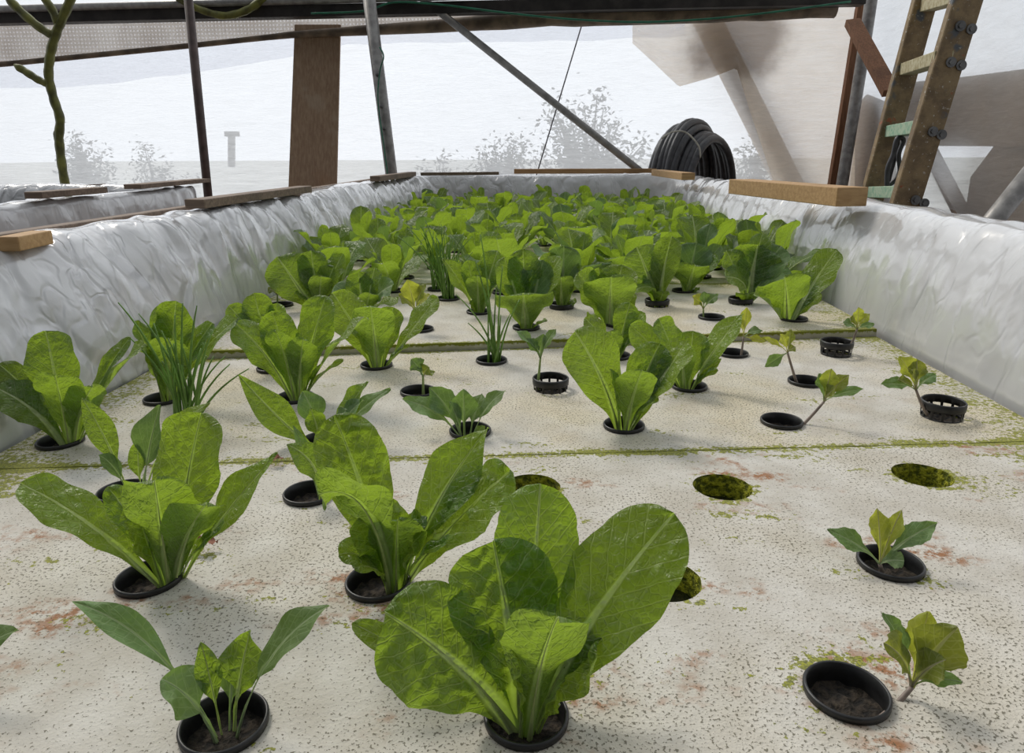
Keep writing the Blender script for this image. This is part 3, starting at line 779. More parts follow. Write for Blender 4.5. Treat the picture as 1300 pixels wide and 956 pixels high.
# last row of the third raft
for k, (px, py) in enumerate([(428,378),(498,370),(640,372),(735,369),(800,366),(975,368)]):
    crowd.append((0, onz(px, py, .014)))
r_i = 1
for bd in range(4):
    y0 = S3Y + PITCH*bd
    for j, fy in enumerate((.17,.5,.83)):
        Y = y0 + fy*.52
        if Y > 3.86: continue
        odd = r_i % 2
        xs = [-.5+.2*k for k in range(6)] if not odd else [-.58+.2*k for k in range(7)]
        for x in xs:
            if rnd.random() < .03 and bd < 1: continue
            crowd.append((r_i, Vector((min(.57, max(-.58, x+rnd.uniform(-.02,.02))), Y+rnd.uniform(-.02,.02), zat(Y)))))
        r_i += 1
NR = r_i
rows = {}
for r, b in crowd: rows.setdefault(r, []).append(b)
GAPX = [(2,.0),(3,.05),(1,-.05)]     # pale raft shows through behind the chives
for r in sorted(rows):
    bs = sorted(rows[r], key=lambda p: p.x)
    bs = [b for b in bs if not any(r == g and abs(b.x-x) < .09 for g, x in GAPX)]
    for i, b in enumerate(bs):
        fb = NR-1-r
        kind = rnd.choice('aabccde')
        rise = 0.0; raised = False
        if (fb in (1, 2, 3) and i % 2 == (fb % 2)) or (fb == 0 and i in (1, 4)): rise = .040 if fb else .03; raised = True
        nm = ('raised-pot romaine' if raised else 'romaine lettuce')
        side = i+1; tot = len(bs)
        pos = 'against the left liner' if i == 0 else ('against the right liner' if i == tot-1 else '%s from the left liner' % ORD[i])
        if fb == 0: lab = '%s %s in the row nearest the back liner' % (nm, pos)
        elif r == 0: lab = '%s %s in the last row of the third raft' % (nm, pos)
        else: lab = '%s %s, %s row from the back liner' % (nm, pos, ORD[fb])
        HOLES.append((b.x, b.y)) if not raised else None
        spawn(kind, b, lab, rise=rise+(.048 if raised and rise == 0 else 0), rot=rnd.uniform(0, 6.28), s=rnd.uniform(1.0, 1.25)*(.85 if raised else 1.0))

# ------------------------------------------------------------------ rafts
EH = [onz(px, py, 0) for px, py in EMPTY]
def seam_pts(pa, pb, z, xl=-.645, xr=.64):
    a = onz(*pa, z); b = onz(*pb, z); k = (b.y-a.y)/(b.x-a.x)
    return Vector((xl, a.y+k*(xl-a.x))), Vector((xr, a.y+k*(xr-a.x)))
def flat(Y, tilt=0.0, xl=-.645, xr=.64): return Vector((xl, Y-tilt)), Vector((xr, Y+tilt))
s1 = seam_pts((120,592), (1250,562), 0)
s2 = seam_pts((430,450), (1080,428), 0)
s3 = flat(S3Y, .018)
edges = [flat(s1[0].y-.60, .02), s1, s2, s3, flat(S3Y+PITCH,.012), flat(S3Y+2*PITCH,.006), flat(S3Y+3*PITCH), flat(min(S3Y+4*PITCH, 3.955))]
RLAB = ['white foam raft nearest the viewer, rust-stained, with empty mossy holes', 'speckled white foam raft second from the viewer, before the raised step', 'white foam raft standing a step higher, third from the viewer',
        'white foam raft fourth from the viewer, mostly under romaine', 'white foam raft fifth from the viewer, nearly covered in leaves', 'white foam raft second from the back liner, hidden under leaves', 'white foam raft touching the back liner, hidden under leaves']
RP = [(1.0,1.3,.15),(.12,1.0,.5),(.0,.9,.55),(.1,1.1,.5),(.1,1,.5),(0,1,.5),(0,1,.5)]
TH = .035
for i in range(7):
    a0, a1 = edges[i]; b0, b1 = edges[i+1]
    zt = .014 if i >= 2 else 0.0
    gap = .001
    quad = [a0+Vector((0,gap)), a1+Vector((0,gap)), b1-Vector((0,gap)), b0-Vector((0,gap))]
    cen = sum(quad, Vector((0,0)))/4
    cu = bpy.data.curves.new('raft_outline', 'CURVE'); cu.dimensions = '2D'; cu.fill_mode = 'BOTH'; cu.extrude = TH/2
    def spline(pts):
        sp = cu.splines.new('POLY'); sp.points.add(len(pts)-1); sp.use_cyclic_u = True
        for p, q in zip(sp.points, pts): p.co = (q[0]-cen.x, q[1]-cen.y, 0, 1)
    rr = random.Random(i)
    # slightly worn outline
    ol = []
    for k in range(4):
        p, q = quad[k], quad[(k+1)%4]
        for m in range(40):
            w = p.lerp(q, m/40)
            ol.append((w.x+.0012*noise.noise(Vector((w.x*30,w.y*30,i))), w.y+.0016*noise.noise(Vector((w.x*30,w.y*30,9+i)))))
    spline(ol)
    yl = lambda e0, e1, x: e0.y+(e1.y-e0.y)*(x-e0.x)/(e1.x-e0.x)
    inside = lambda p, m=.0265: yl(a0,a1,p[0])+m < p[1] < yl(b0,b1,p[0])-m and abs(p[0]) < .605
    holes = [h for h in HOLES if inside(h)]
    for hx, hy in holes:
        spline([(hx+.0242*math.cos(2*PI*k/28), hy+.0242*math.sin(2*PI*k/28)) for k in range(28)])
    eh = [e for e in EH if i == 0]
    for e in eh:
        spline([(e.x+.0305*math.cos(2*PI*k/40)*(1+.03*noise.noise(Vector((k*.5,e.x*9,0)))), e.y+.0305*math.sin(2*PI*k/40)) for k in range(40)])
    tmp = bpy.data.objects.new('tmp', cu); COL.objects.link(tmp)
    dg = bpy.context.evaluated_depsgraph_get(); dg.update()
    me = bpy.data.meshes.new_from_object(tmp.evaluated_get(dg))
    bpy.data.objects.remove(tmp); bpy.data.curves.remove(cu)
    me.name = 'foam_raft'
    for m in list(me.materials): me.materials.pop()
    me.materials.append(foam_mat('speckled_foam', *RP[i], holes=[(e.x-cen.x, e.y-cen.y) for e in eh], lines=[(p.x-cen.x, p.y-cen.y, (q.y-p.y)/(q.x-p.x)) for p, q in ((a0,a1),(b0,b1))]))
    # holes coordinates are on the raft's top plane
    me.materials.append(M['raft_edge']); me.materials.append(M['moss'])
    me.transform(Matrix.Translation((0,0,-TH/2)))
    for p in me.polygons:
        p.use_smooth = False
        if abs(p.normal.z) < .5:
            c = p.center; w = (c.x+cen.x, c.y+cen.y)
            p.material_index = 2 if any((w[0]-e.x)**2+(w[1]-e.y)**2 < .04**2 for e in eh) else 1
    o = bpy.data.objects.new('foam_raft', me); COL.objects.link(o); o.location = (cen.x, cen.y, zt)
    tag(o, RLAB[i], 'raft', 'foam rafts floating in the bed')

M['dry'] = simple('dry_leaf', (.24,.10,.06), .8, 0, .4, 60)
for (px, py, w, rz, lab) in [(338,592,.020,.6,'small reddish dry leaf lying at the first raft seam, left'), (238,700,.026,.3,'dark shrivelled leaf beside the pot of left front romaine')]:
    b = onz(px, py, .002); mb = leaf((0,0,.001), (w*math.cos(rz), w*math.sin(rz), .006), w*.55, .25, 0, cup=.5, kind='lance', res=(8,10), seed=int(px), wave=.2)
    o = mb.build('dry_leaf', [M['dry'], M['dry']]); o.location = b; tag(o, lab, 'leaf')

# ------------------------------------------------------------------ growing bed: liner over a timber frame, water
def drape(path, prof_, seed, flip=1, amp=1.0, topn=.007):
    """a liner draped over a wall that follows PATH (world xy); PROF_ = (out, z)"""
    pts = [Vector(p) for p in path]
    # resample
    out = []; step = .018
    acc = 0
    for a, b in zip(pts, pts[1:]):
        L = (b-a).length; n = max(1, int(L/step))
        for k in range(n): out.append(a.lerp(b, k/n))
    out.append(pts[-1])
    n = len(out)
    sm = [sum((out[min(max(i+d,0),n-1)] for d in range(-5,6)), Vector((0,0)))/11 for i in range(n)]
    # finer profile
    pr = []
    P3 = [Vector((a,b,0)) for a,b in prof_]
    pr = smooth_path(P3, 5)
    ztop = max(p.y for p in pr)
    vs = []; s = 0
    for i in range(n):
        tg = (sm[min(i+1,n-1)]-sm[max(i-1,0)]).normalized()
        nor = Vector((-tg.y, tg.x))*flip
        if i: s += (sm[i]-sm[i-1]).length
        for q in pr:
            h = max(0, min(1, q.y/ztop))
            x = s
            big = noise.noise(Vector((x*2.2, q.y*3, seed)))*.022
            sk = x + q.y*1.1*noise.noise(Vector((x*1.3, 0, seed+5)))
            f1 = (1-abs(noise.noise(Vector((sk*7, q.y*1.2+q.x*3, seed+1)))))**4
            f2 = (1-abs(noise.noise(Vector((sk*19+q.y*9, q.y*4, seed+2)))))**5
            f3 = noise.noise(Vector((sk*34, q.y*10+q.x*10, seed+3)))
            kx = 1.0 if sm[i].x < .3 else .5
            d = kx*amp*(big + .016*f1 + .007*f2 + .0025*f3)*(.35+.65*min(1, h*1.6))
            zz = q.y + (topn*noise.noise(Vector((x*1.7, 3, seed))) + .006*f1*amp)*h
            if q.y < 0 and q.x < .05: d = 0
            o_ = q.x - .010 + d*(1 if q.x < .14 else .3)*(-1 if q.x < .12 else .2)
            o_ = q.x - d if q.x < .1 else q.x + d*.5
            vs.append((sm[i].x+nor.x*o_, sm[i].y+nor.y*o_, zz))
    m = len(pr)
    fs = [(i*m+j, (i+1)*m+j, (i+1)*m+j+1, i*m+j+1) for i in range(n-1) for j in range(m-1)]
    mb = MB(); mb.add(vs, fs); return mb
YB = 3.97
bed = empty('growing_bed', (0, 1.75, -.35), 'long raised growing bed lined with white plastic, rafts floating inside', 'growing bed')
def child(mb, name, mat, root, smooth=True, bevel=0):
    o = mb.build(name, mat, root, smooth=smooth, bevel=bevel); o.data.transform(Matrix.Translation(-Vector(root.location))); return o
PR = [(-.004,-.10),(.0,-.03),(.004,.0),(.018,.06),(.036,.12),(.058,.175),(.082,.212),(.11,.226),(.14,.222),(.165,.205),(.178,.15),(.182,.0),(.184,-.2)]
lp = [(-.652,-.55),(-.652,3.45),(-.60,3.86),(-.52,YB),(.655,YB),(.655,-.55)]
child(drape(lp, PR, 3.0), 'liner', M['liner'], bed)
mb = MB(); mb.bar((-.855,-.55,-.075), (-.855,3.6,-.075), .03, .60); child(mb, 'side_board', M['pine_dark'], bed, False, .003)
mb = MB(); mb.bar((.86,-.55,-.085), (.86,4.15,-.085), .03, .56); child(mb, 'side_board', M['pine_dark'], bed, False, .003)
mb = MB(); mb.bar((-.84,4.175,-.085), (.84,4.175,-.085), .03, .56); child(mb, 'end_board', M['pine_dark'], bed, False, .003)
mb = MB(); mb.sheet(lambda u,v: (-.65+1.3*u, -.5+4.45*v, -.026), 2, 2); tag(mb.build('water', M['water']), kind='structure')

bed2 = empty('growing_bed', (-2.2, 1.2, -.35), 'second plastic-lined growing bed at the far left, beyond the long bed', 'growing bed')
PR2 = [(.02,-.1),(.02,.0),(.03,.1),(.05,.18),(.08,.215),(.11,.222),(.135,.205),(.145,.12),(.15,0),(.155,-.3)]
lp2 = [(-1.52,-.4),(-1.52,2.86),(-2.75,2.86),(-2.75,-.4)]
child(drape(lp2, PR2, 11.0, -1, 1.1), 'liner', M['liner'], bed2)
mb = MB(); mb.bar((-1.44,-.4,-.09), (-1.44,2.9,-.09), .03, .5); child(mb, 'side_board', M['pine_dark'], bed2, False)
mb = MB(); mb.bar((-2.78,2.93,-.09), (-1.46,2.93,-.09), .03, .5, Vector((0,0,1))); child(mb, 'end_board', M['pine_dark'], bed2, False)
mb = MB(); mb.sheet(lambda u,v: (-2.74+1.2*u, -.4+3.2*v, -.03), 2, 2); tag(mb.build('water', M['water']), kind='structure')

# ------------------------------------------------------------------ battens lying on the liners
def batten(p0, p1, w, h, mat, label, z=.24, drop=0.0):
    a = onz(*p0, z); b = onz(*p1, z)
    mb = MB(); mb.bar(a, b, w, h); o = mb.build('batten', M[mat], smooth=False, bevel=.002)
    place(o, (a+b)/2 - Vector((0,0,h/2))); o.location.z -= drop
    return tag(o, label, 'batten', 'wooden battens lying on the bed edges')
batten((247,259),(387,240),.045,.020,'pine_dark','weathered batten on the left bed edge in front of the leaning board')
batten((476,227),(523,221),.045,.024,'pine_dark','short dark batten at the back left corner by grey pole')
batten((534,221),(633,220),.035,.016,'pine_dark','thin dark batten on the back edge, left half')
batten((653,217.5),(833,217),.05,.028,'pine','long tan batten on the back edge, right half')
batten((834,219),(874,224),.06,.032,'pine','short tan batten at the back right corner before the hose coil')
batten((940,236.5),(1082,250),.075,.042,'pine','thick yellow pine batten on the right bed edge below the corner post', z=.245)
mb = MB(); a = ony(-20,244,2.95); b = ony(132,235.5,2.95); mb.bar(a, b, .03, .014); o = mb.build('batten', M['pine_dark'], smooth=False, bevel=.002); place(o, (a+b)/2)
tag(o, 'thin dark batten along the end of the second bed, hindmost at far left', 'batten', 'wooden battens lying on the bed edges')
batten((42,248),(127,241),.05,.018,'pine_dark','dark batten on the second bed, left one', z=.24)
batten((168,237),(258,229),.06,.016,'pine_dark','dark batten on the second bed beside the brown pole', z=.24)
mb = MB(); a = onz(10,310,.226); b = onz(54,301,.226); mb.bar(a, b, .03, .02); o = mb.build('batten', M['pine'], smooth=False, bevel=.002); place(o, (a+b)/2)
tag(o, 'short end of a pine batten under the left liner edge, nearest the viewer', 'batten', 'wooden battens lying on the bed edges')

# ------------------------------------------------------------------ the greenhouse: floor, film walls, posts, beams
YW, XW, ZF = 5.02, 2.08, -.36
def struct(mb, name, mat, **k):
    return tag(mb.build(name, mat, **k), kind='structure')
mb = MB(); mb.sheet(lambda u,v: (-6+8.2*u, -1.2+6.3*v, ZF), 2, 2); struct(mb, 'floor', M['ground'])
mb = MB(); mb.sheet(lambda u,v: (-60+120*u, 5.15+90*v, ZF-.02), 2, 2); struct(mb, 'field_outside', M['field'])
def wavy(u, v, a, s): return a*noise.noise(Vector((u*s, v*s*.8, 2)))+a*.5*noise.noise(Vector((u*s*3, v*s*2, 5)))
mb = MB(); mb.sheet(lambda u,v: (-6.0+(XW+6.0)*u, YW+wavy(u*8,v*2,.02,1.2), ZF+(2.25)*v), 120, 36); struct(mb, 'wall_back', M['film'])
mb = MB(); mb.sheet(lambda u,v: (XW+wavy(u*5,v*2,.015,1.2), .6+(YW-.6)*u, ZF+2.6*v), 80, 36); struct(mb, 'wall_right', M['film_side'])

# film strip added for the eave's shadow along the top of the back wall
def lowz(x):
    P = [(-60,112),(93,111),(160,103),(242,93),(367,73),(440,56),(560,54),(731,52),(870,46)]
    for (a,va),(b,vb) in zip(P,P[1:]):
        if x <= b: return va+(vb-va)*(x-a)/(b-a)
    return P[-1][1]
def eave_band(u, v):
    px = -60+930*u; top = 30; py = lowz(px)+(top-lowz(px))*v
    p = ony(px, py, 4.96); p.y += .006*noise.noise(Vector((u*14, v*2, 1))); p.z += (1-v)*.012*noise.noise(Vector((u*20,0,3))); return p
mb = MB(); mb.sheet(eave_band, 80, 6)
o = mb.build('eave_shade_film', M['eave_shade_film']); place(o, ony(300, 60, 4.96)); tag(o, 'added film strip standing for eave shade along the top of the back wall', 'plastic film')

# beige net band and the rolled film edge below the beam
def rolly(px): 
    P = [(-80,87),(0,82),(242,58),(372,44),(440,40),(560,33),(700,22),(870,17),(1090,8)]
    for (a,va),(b,vb) in zip(P,P[1:]):
        if px <= b: return va+(vb-va)*(px-a)/(b-a)
    return 8
mb = MB(); mb.sheet(lambda u,v: ony(-80+960*u, rolly(-80+960*u)*(1-v)+(24-(-80+960*u)*.024)*v, 4.56+.01*noise.noise(Vector((u*9,v*2,0)))), 80, 6)
o = mb.build('shade_net', M['net']); place(o, ony(300,40,4.56)); tag(o, 'beige shade net band hanging under the dark top beam', 'shade net')
rp = [ony(px, rolly(px), 4.52) for px in range(-80, 1090, 30)]
mb = MB(); mb.tube(rp, [.016+.040*max(0,min(1,(i*30-80-330)/420))*(1+.2*noise.noise(Vector((i*.9,0,0)))) for i in range(len(rp))], 12)
o = mb.build('film_roll', M['roll']); place(o, ony(500,36,4.52)); tag(o, 'tan film rolled up along the lower edge of shade net', 'roll')

def pipe(name, pts, r, mat, label, cat, group=None, seg=12):
    mb = MB(); mb.tube(pts, r, seg); o = mb.build(name, M[mat]); place(o, Vector(pts[0])); return tag(o, label, cat, group)
# top beams
a, b = ony(-90,26,4.42), ony(1096,-1,4.42)
mb = MB(); mb.bar(a, b, .09, .065); o = mb.build('top_beam', M['steel_dark'], smooth=False, bevel=.004); place(o, a); tag(o, 'dark horizontal beam running across the top of back wall', 'beam')
pipe('top_pipe', [ony(-90,14,4.36), ony(600,-5,4.36)], .020, 'steel', 'grey pipe running along the top of the dark beam', 'pipe')

# posts
def to_floor(p, q):   # extend the line p->q down to the floor
    d = q-p; k = (ZF-p.z)/d.z; return p+d*k
p = ony(238,-12,3.02); q = ony(262,226,3.02)
pipe('support_pole', [p, to_floor(p,q)], .0175, 'steel_brown', 'thin dark brown pole standing at the corner of second bed', 'pole')
p = ony(467,-14,4.28); q = ony(497,222,4.28)
pl = empty('support_pole', to_floor(p,q), 'thick grey galvanised pole standing at the bed\'s back left corner', 'pole')
mb = MB(); mb.tube([p, to_floor(p,q)], .036, 16); child(mb, 'pole', M['steel'], pl)
mb = MB()
for kk in (.35,.52,.64): 
    c = p.lerp(q, kk+.1); mb.tube([c+Vector((-.0,-.036,0)), c+Vector((0,-.045,0))], .010, 8)
child(mb, 'screw', M['bolt'], pl)
pipe('diagonal_brace', [ony(531,-6,4.40), ony(815,219,4.40), ony(850,247,4.40)], .021, 'steel', 'grey diagonal brace crossing the back wall', 'brace')
pipe('guy_wire', [ony(740,27,4.9), to_floor(ony(740,27,4.9), ony(683,216,4.9))], .005, 'wire', 'thin grey wire slanting down the back wall behind diagonal brace', 'wire', seg=6)
pts = smooth_path([ony(395,17,4.34), ony(462,14,4.34), ony(500,3,4.34), ony(560,6,4.34), ony(640,16,4.34), ony(720,24,4.34), ony(800,28,4.34), ony(870,26,4.34), ony(960,18,4.34), ony(1080,2,4.34)], 6)
pipe('green_cord', pts, .006, 'cord_green', 'thin green cord strung along the top of the back wall', 'cord', seg=6)
pts = smooth_path([ony(482,60,4.22), ony(487,72,4.2), ony(482,92,4.22), ony(480,130,4.22), ony(488,190,4.22), ony(492,222,4.22), ony(494,250,4.22)], 6)
pipe('green_cord', pts, .004, 'cord_green', 'short green cord hanging down along the thick grey pole', 'cord', seg=6)

# corner: stained timber, grey post, short red brace
p = ony(1095,-10,4.92); q = ony(1056,236,4.92)
mb = MB(); e = to_floor(p,q); mb.bar(p, e, .045, .05, Vector((0,1,0))); o = mb.build('corner_timber', M['timber_red'], smooth=False, bevel=.003); place(o, e); tag(o, 'reddish-brown timber strip up the back right corner', 'timber')
p = ony(1108,-14,4.78); q = ony(1068,238,4.78)
pipe('corner_post', smooth_path([p, p.lerp(q,.4)+Vector((.004,0,0)), to_floor(p,q)], 8), .036, 'steel', 'grey round post standing beside the corner timber', 'post', seg=16)
a = ony(1082,28,4.74); b = ony(1131,118,4.2)
mb = MB(); mb.bar(a, b, .085, .045, Vector((0,1,.2))); o = mb.build('knee_brace', M['timber_red'], smooth=False, bevel=.003); place(o, a); tag(o, 'short reddish timber brace slanting from corner post towards ladder', 'brace')
a = ony(1180,190,4.2); b = ony(1236,300,3.6)
mb = MB(); mb.bar(a, b, .085, .03, Vector((0,1,.2))); o = mb.build('lower_brace', M['pine_dark'], smooth=False, bevel=.003); place(o, b); tag(o, 'weathered board slanting low behind the ladder foot', 'brace')
pipe('drain_pipe', [ony(1316,212,2.6), ony(1240,306,2.6), ony(1190,370,2.6)], .034, 'steel', 'grey plastic pipe slanting at the right edge behind the liner', 'pipe', seg=16)

# tan weathered film draped at the upper right of the back wall, timber and cloth behind the film
def tanfilm(u, v):
    # u across 800..1085, v down
    px = 803+282*u
    top = 28-22*u
    lowp = [(803,55),(830,80),(862,110),(905,98),(935,86),(955,150),(985,240),(1060,240),(1085,240)]
    for (a,va),(b,vb) in zip(lowp, lowp[1:]):
        if px <= b: low = va+(vb-va)*(px-a)/(b-a); break
    else: low = 240
    py = top+(low-top)*v
    p = ony(px, py, 4.955); p.y += .012*noise.noise(Vector((u*6, v*5, 2)))+.006*noise.noise(Vector((u*18+v*8, v*6, 4))); return p
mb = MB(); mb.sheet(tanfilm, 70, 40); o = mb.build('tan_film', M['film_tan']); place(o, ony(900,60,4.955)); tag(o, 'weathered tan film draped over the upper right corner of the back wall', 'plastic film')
a = ony(890,10,5.16); b = ony(1016,262,5.16)
mb = MB(); mb.bar(a, b, .17, .05, Vector((0,1,0))); o = mb.build('outside_timber', M['pine'], smooth=False); place(o, b); tag(o, 'slanting timber seen blurred behind the tan film', 'timber')
def brown(name, pts, label, x):
    mb = MB(); P = [onx(a, b_, x) for a, b_ in pts]
    n = len(P); mb.add(P + [p+Vector((.012,0,0)) for p in P], [tuple(range(n)), tuple(range(n,2*n))[::-1]]+[(i, i+n, (i+1)%n+n, (i+1)%n) for i in range(n)])
    o = mb.build(name, M['cloth_brown'], smooth=False); place(o, P[0]); return tag(o, label, 'ground cover cloth', 'brown cloth behind the right wall')
brown('ground_cover', [(1062,330),(1074,150),(1100,120),(1125,130),(1150,330)], 'brown cloth hung outside the right film wall, between corner post and ladder', XW+.05)
brown('ground_cover', [(1140,185),(1150,105),(1228,97),(1420,72),(1420,170),(1290,186)], 'brown cloth band outside the right film wall, upper right behind ladder', XW+.06)
brown('ground_cover', [(1215,340),(1232,225),(1262,185),(1310,150),(1420,140),(1420,420),(1300,400)], 'brown cloth outside the right film wall, at the right edge', XW+.09)

# leaning plywood board
a0, a1 = ony(374,31,4.55), ony(432,31,4.55); b0, b1 = ony(366,238,4.36), ony(427,238,4.36)
k = (ZF-a0.z)/(b0.z-a0.z); c0 = a0+(b0-a0)*k; c1 = a1+(b1-a1)*k
mb = MB(); d = Vector((0,.02,0)); mb.add([c0,c1,a1,a0,c0+d,c1+d,a1+d,a0+d], [(0,1,2,3),(7,6,5,4),(0,4,5,1),(1,5,6,2),(2,6,7,3),(3,7,4,0)])
o = mb.build('plywood_board', M['ply'], smooth=False, bevel=.002); place(o, c0); tag(o, 'tall brown plywood board leaning upright against the back wall', 'board')

# ------------------------------------------------------------------ ladder leaning on the right wall
lad = empty('ladder', (1.5, 3.2, ZF), 'old paint-spattered wooden ladder leaning against the right wall', 'ladder')
YL, YR = 3.42, 2.92
def line(p, q, z):
    return p+(q-p)*((z-p.z)/(q.z-p.z))
Lp, Lq = ony(1176,0,YL), ony(1107,256,YL)
Rp, Rq = ony(1229,0,YR), ony(1150,262,YR)
zt = 1.75
la, lb = line(Lp,Lq,zt), line(Lp,Lq,ZF); ra, rb = line(Rp,Rq,zt), line(Rp,Rq,ZF)
dl = (la-lb).normalized()
def rail(a, b, w):
    mb = MB()
    wd = Vector((0,-1,0)).cross((a-b).normalized()).normalized()   # across the rail, in the plane seen from the south
    mb.bar(a, b, w, .012, Vector((0,1,0)))
    for s in (-1, 1):
        mb.bar(a+wd*s*w*.46+Vector((0,.014,0)), b+wd*s*w*.46+Vector((0,.014,0)), .012, .034, Vector((0,1,0)))
    return mb
child(rail(la, lb, .095), 'rail', M['rail'], lad, False, .002)
child(rail(ra, rb, .105), 'rail', M['rail'], lad, False, .002)
for i, (lpx, rpx) in enumerate([((1178,7),(1222,-6)),((1152,88),(1198,73)),((1133,167),(1178,160)),((1110,244),(1156,244)),((1092,312),(1135,320))]):
    A = ony(*lpx, YL); B = ony(*rpx, YR)
    mb = MB(); mb.bar(A+Vector((0,.0,0)), B+Vector((0,0,0)), .065, .050); 
    o = child(mb, 'rung', M['rung_tan'] if i < 2 else M['rung_green'], lad, False, .003)
    o['label'] = 'worn tan rung' if i < 2 else 'flaking pale green rung'
for px, py in [(1219,33),(1233,37),(1207,79),(1220,83),(1184,167),(1195,171),(1162,254),(1173,258)]:
    c = ony(px, py, YR-.008); mb = MB(); mb.tube([c, c+Vector((0,-.005,0))], .019, 16); mb.tube([c+Vector((0,-.005,0)), c+Vector((0,-.010,0))], .010, 6)
    child(mb, 'bolt', M['bolt'], lad, False)
pts = smooth_path([ony(1140,178,3.25), ony(1136,200,3.25), ony(1128,230,3.25), ony(1133,232,3.22), ony(1142,218,3.22), ony(1141,196,3.22), ony(1147,178,3.22), ony(1139,176,3.2), ony(1134,196,3.2), ony(1127,214,3.2), ony(1126,240,3.2)], 6)
pipe('hanging_cable', pts, .010, 'hose', 'black cable looped over the third ladder rung', 'cable', seg=8)

# ------------------------------------------------------------------ coil of black hose behind the bed
hc = empty('hose_coil', (1.0, 4.58, ZF), 'coil of thick black hose tied with twine behind the back right corner', 'hose')
mb = MB(); Rr = .40; rr = random.Random(4)
ax = Vector((.80,-.60,0)).normalized(); side = Vector((.60,.80,0)).normalized()
c0 = ony(874, 240, 4.58); c0.z = ZF+Rr+.04
pts = []
N = 9
for i in range(N*40+1):
    th = 2*PI*i/40; lap = i/40
    off = -.10+.030*lap
    r = Rr*(1-.055*((lap*.73) % 1.0)*2.0*(.5-.5*math.cos(2*PI*((lap*.73) % 1.0))) - .02*abs(lap-4)*.6)
    pts.append(c0 + ax*off + (side*math.cos(th)*.94+Vector((0,0,1))*math.sin(th))*r + Vector((0,0,-.02*abs(lap-3))))
lowest = min(p.z for p in pts)
pts = [p+Vector((0,0,ZF+.03-lowest)) for p in pts]
mb.tube(pts, .025, 10)
child(mb, 'hose', M['hose'], hc)
mb = MB(); th = math.radians(118)
tp = [c0 + ax*(-.19+.05*k) + (side*math.cos(th-.02*k)+Vector((0,0,1))*math.sin(th-.02*k))*(Rr+.02-.004*abs(k-3)) + Vector((0,-.03,-.02)) for k in range(9)]
mb.tube(smooth_path([ony(840,176,4.26), ony(852,168,4.25), ony(868,167,4.25), ony(880,176,4.25), ony(888,188,4.26), ony(889,200,4.28)], 6), .005, 6)
child(mb, 'twine', M['string'], hc)

# ------------------------------------------------------------------ climbing cactus at the far left
cc_ = ony(88,262,3.25); cac = empty('climbing_cactus', (cc_.x, cc_.y, ZF), 'climbing cactus vine with jointed green-brown stems at far left', 'cactus')
def stem_(pts, r, name):
    P = smooth_path([ony(px, py, 3.25) for px, py in pts], 8)
    mb = MB(); n = len(P); seg = 9
    rad = [r*(.9+.14*abs(math.sin(i*.55)))*(1 if i < n-4 else (n-i)/4*.8+.1) for i in range(n)]
    mb.tube(P, rad, 6); return child(mb, name, M['cactus'], cac)
stem_([(96,345),(92,300),(88,262),(83,236),(78,205),(75,175),(76,150),(68,125),(62,98),(63,75),(68,52),(76,30),(86,8),(94,-14)], .019, 'main_stem')
stem_([(62,107),(50,102),(34,92),(18,82)], .017, 'branch'); stem_([(69,46),(52,36),(30,18),(6,-6)], .019, 'branch'); stem_([(74,30),(66,12),(52,-8)], .018, 'branch'); stem_([(79,190),(72,180),(69,166)], .008, 'branch')
cac2 = empty('climbing_cactus', ony(285,14,4.33), 'cactus stem looped over the top beam right of the brown pole', 'cactus')
mb = MB(); P = smooth_path([ony(px,py,4.34) for px,py in [(222,-6),(240,6),(262,15),(285,20),(306,16),(322,8),(336,-4)]], 8); mb.tube(P, [.022*(.9+.14*abs(math.sin(i*.5))) for i in range(len(P))], 6); child(mb, 'stem', M['cactus'], cac2)

# ------------------------------------------------------------------ shrubs outside, seen through the film
def shrub(px0, px1, ytop, ybase, Y, n, label, seed, ls=.05, trunk=True):
    rr = random.Random(seed); c = ony((px0+px1)/2, ybase, Y); c.z = ZF-.02
    tl = ony(px0, ytop, Y); trr = ony(px1, ytop, Y); w = (trr.x-tl.x)/2; h = tl.z - c.z; n *= 4; ls *= .8
    root = empty('shrub', c, label, 'shrub', 'shrubs outside the back wall')
    tw = MB(); fm = MB()
    ends = []
    nb = max(6, n//130)
    for i in range(nb):
        a = rr.uniform(0, 2*PI); r = w*rr.uniform(.15, .95); hh = h*rr.uniform(.45, 1)*(1-.3*(r/w)**2)
        e = Vector((math.cos(a)*r, math.sin(a)*r*.5, hh)); s = Vector((rr.uniform(-.03,.03), 0, 0))
        m = Vector((e.x*.35, e.y*.35, hh*.55)); P = bez([s, m, e], 8); tw.tube(P, [.022*(1-.8*k/8)*(h/1.2) for k in range(9)], 5); ends.append(P)
    for i in range(n):
        P = rr.choice(ends); p = P[rr.randint(3, 8)] + Vector((rr.gauss(0,.06),rr.gauss(0,.06),rr.gauss(0,.06)))*h
        if p.z < .02: p.z = .05
        d = Vector((rr.gauss(0,1),rr.gauss(0,1),rr.gauss(0,.6))).normalized(); sd = d.cross(Vector((rr.gauss(0,1),rr.gauss(0,1),1))).normalized()
        L = ls*rr.uniform(.6,1.4)
        fm.add([p, p+d*L*.5+sd*L*.22, p+d*L, p+d*L*.5-sd*L*.22], [(0,1,2,3)])
    tw.build('trunk', M['bark'], root); fm.build('foliage', M['foliage'], root)
shrub(668,828,104,250,7.2,900,'leafy young tree outside the back film, right of the diagonal brace', 71, .075)
shrub(585,690,165,250,6.6,700,'bushy shrub outside the film, left of the young tree', 72, .06)
shrub(505,600,182,250,6.4,500,'low shrub outside the film, right of the thick grey pole', 73, .05)
shrub(84,150,170,260,6.6,600,'bushy shrub outside the film, behind the climbing cactus', 74, .06)
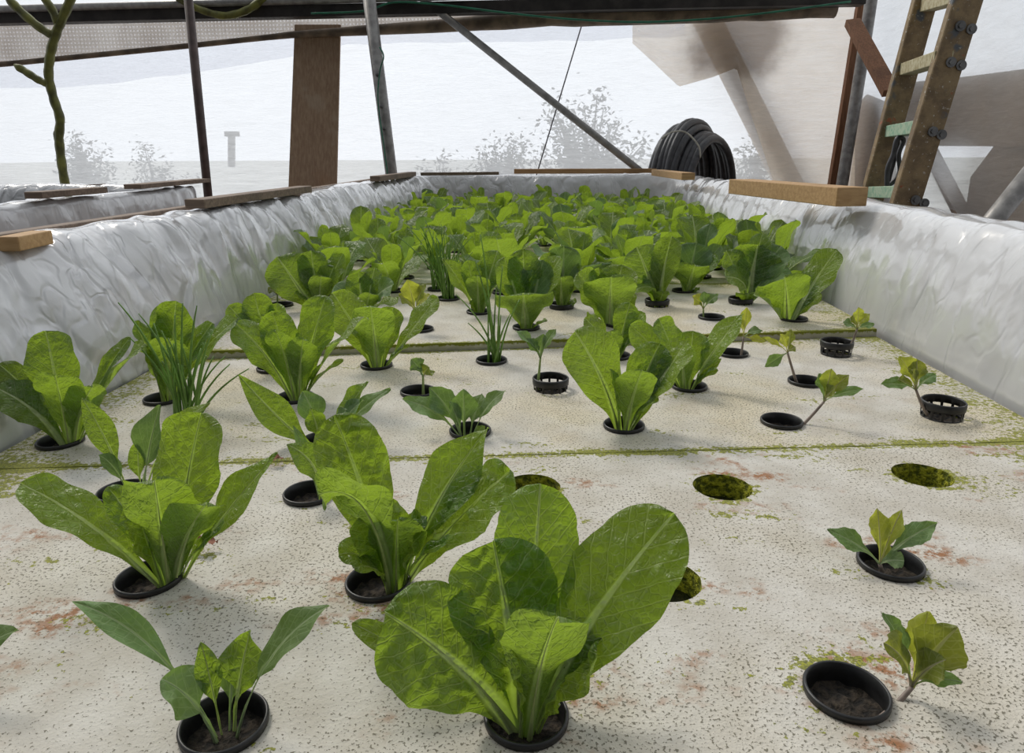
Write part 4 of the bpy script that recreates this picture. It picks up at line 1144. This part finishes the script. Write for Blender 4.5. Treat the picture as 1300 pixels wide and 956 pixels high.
shrub(158,250,182,260,6.8,450,'low shrub outside the film, left of the brown pole', 75, .05)
shrub(920,990,178,260,6.6,500,'shrub outside the film, right of the hose coil', 76, .06)
shrub(800,860,150,260,8.0,350,'thin shrub outside the film, behind the hose coil', 77, .06)
pyl = empty('signal_mast', ony(294,200,30), 'thin mast far outside, seen through film left of the board', 'mast')
mb = MB(); a = ony(294,168,30); b = ony(294,212,30); mb.bar(b, a, .22, .22, Vector((0,1,0))); child(mb, 'mast', M['bark'], pyl, False)
mb = MB(); mb.bar(ony(286,170,30), ony(303,170,30), .2, .2); child(mb, 'crossarm', M['bark'], pyl, False)

# ------------------------------------------------------------------ light: overcast sky and a veiled sun from behind left
w = bpy.data.worlds.new('sky'); SC.world = w; w.use_nodes = True
nt = w.node_tree; nt.nodes.clear()
ow = nt.nodes.new('ShaderNodeOutputWorld'); bg = nt.nodes.new('ShaderNodeBackground')
tc = nt.nodes.new('ShaderNodeTexCoord'); sp = nt.nodes.new('ShaderNodeSeparateXYZ'); nt.links.new(tc.outputs['Generated'], sp.inputs[0])
mr = nt.nodes.new('ShaderNodeMapRange'); nt.links.new(sp.outputs[1], mr.inputs[0]); mr.inputs[1].default_value = -1; mr.inputs[2].default_value = 1; mr.inputs[3].default_value = .02; mr.inputs[4].default_value = 1.32
bg.inputs[0].default_value = (.92,.955,1,1); nt.links.new(mr.outputs[0], bg.inputs[1]); nt.links.new(bg.outputs[0], ow.inputs[0])
sun = bpy.data.objects.new('sun', bpy.data.lights.new('sun', 'SUN')); COL.objects.link(sun)
sun.data.energy = 1.6; sun.data.angle = math.radians(16); sun.data.color = (1,.94,.84)
sd = Vector((.60,-.72,-.92)).normalized(); sun.rotation_euler = sd.to_track_quat('-Z','Y').to_euler()
SC.view_settings.view_transform = 'Standard'; SC.view_settings.look = 'None'; SC.view_settings.gamma = 1; SC.view_settings.use_curve_mapping = False
SC.view_settings.exposure = 0.0
SC.cycles.max_bounces = 10; SC.cycles.transparent_max_bounces = 12; SC.cycles.diffuse_bounces = 4
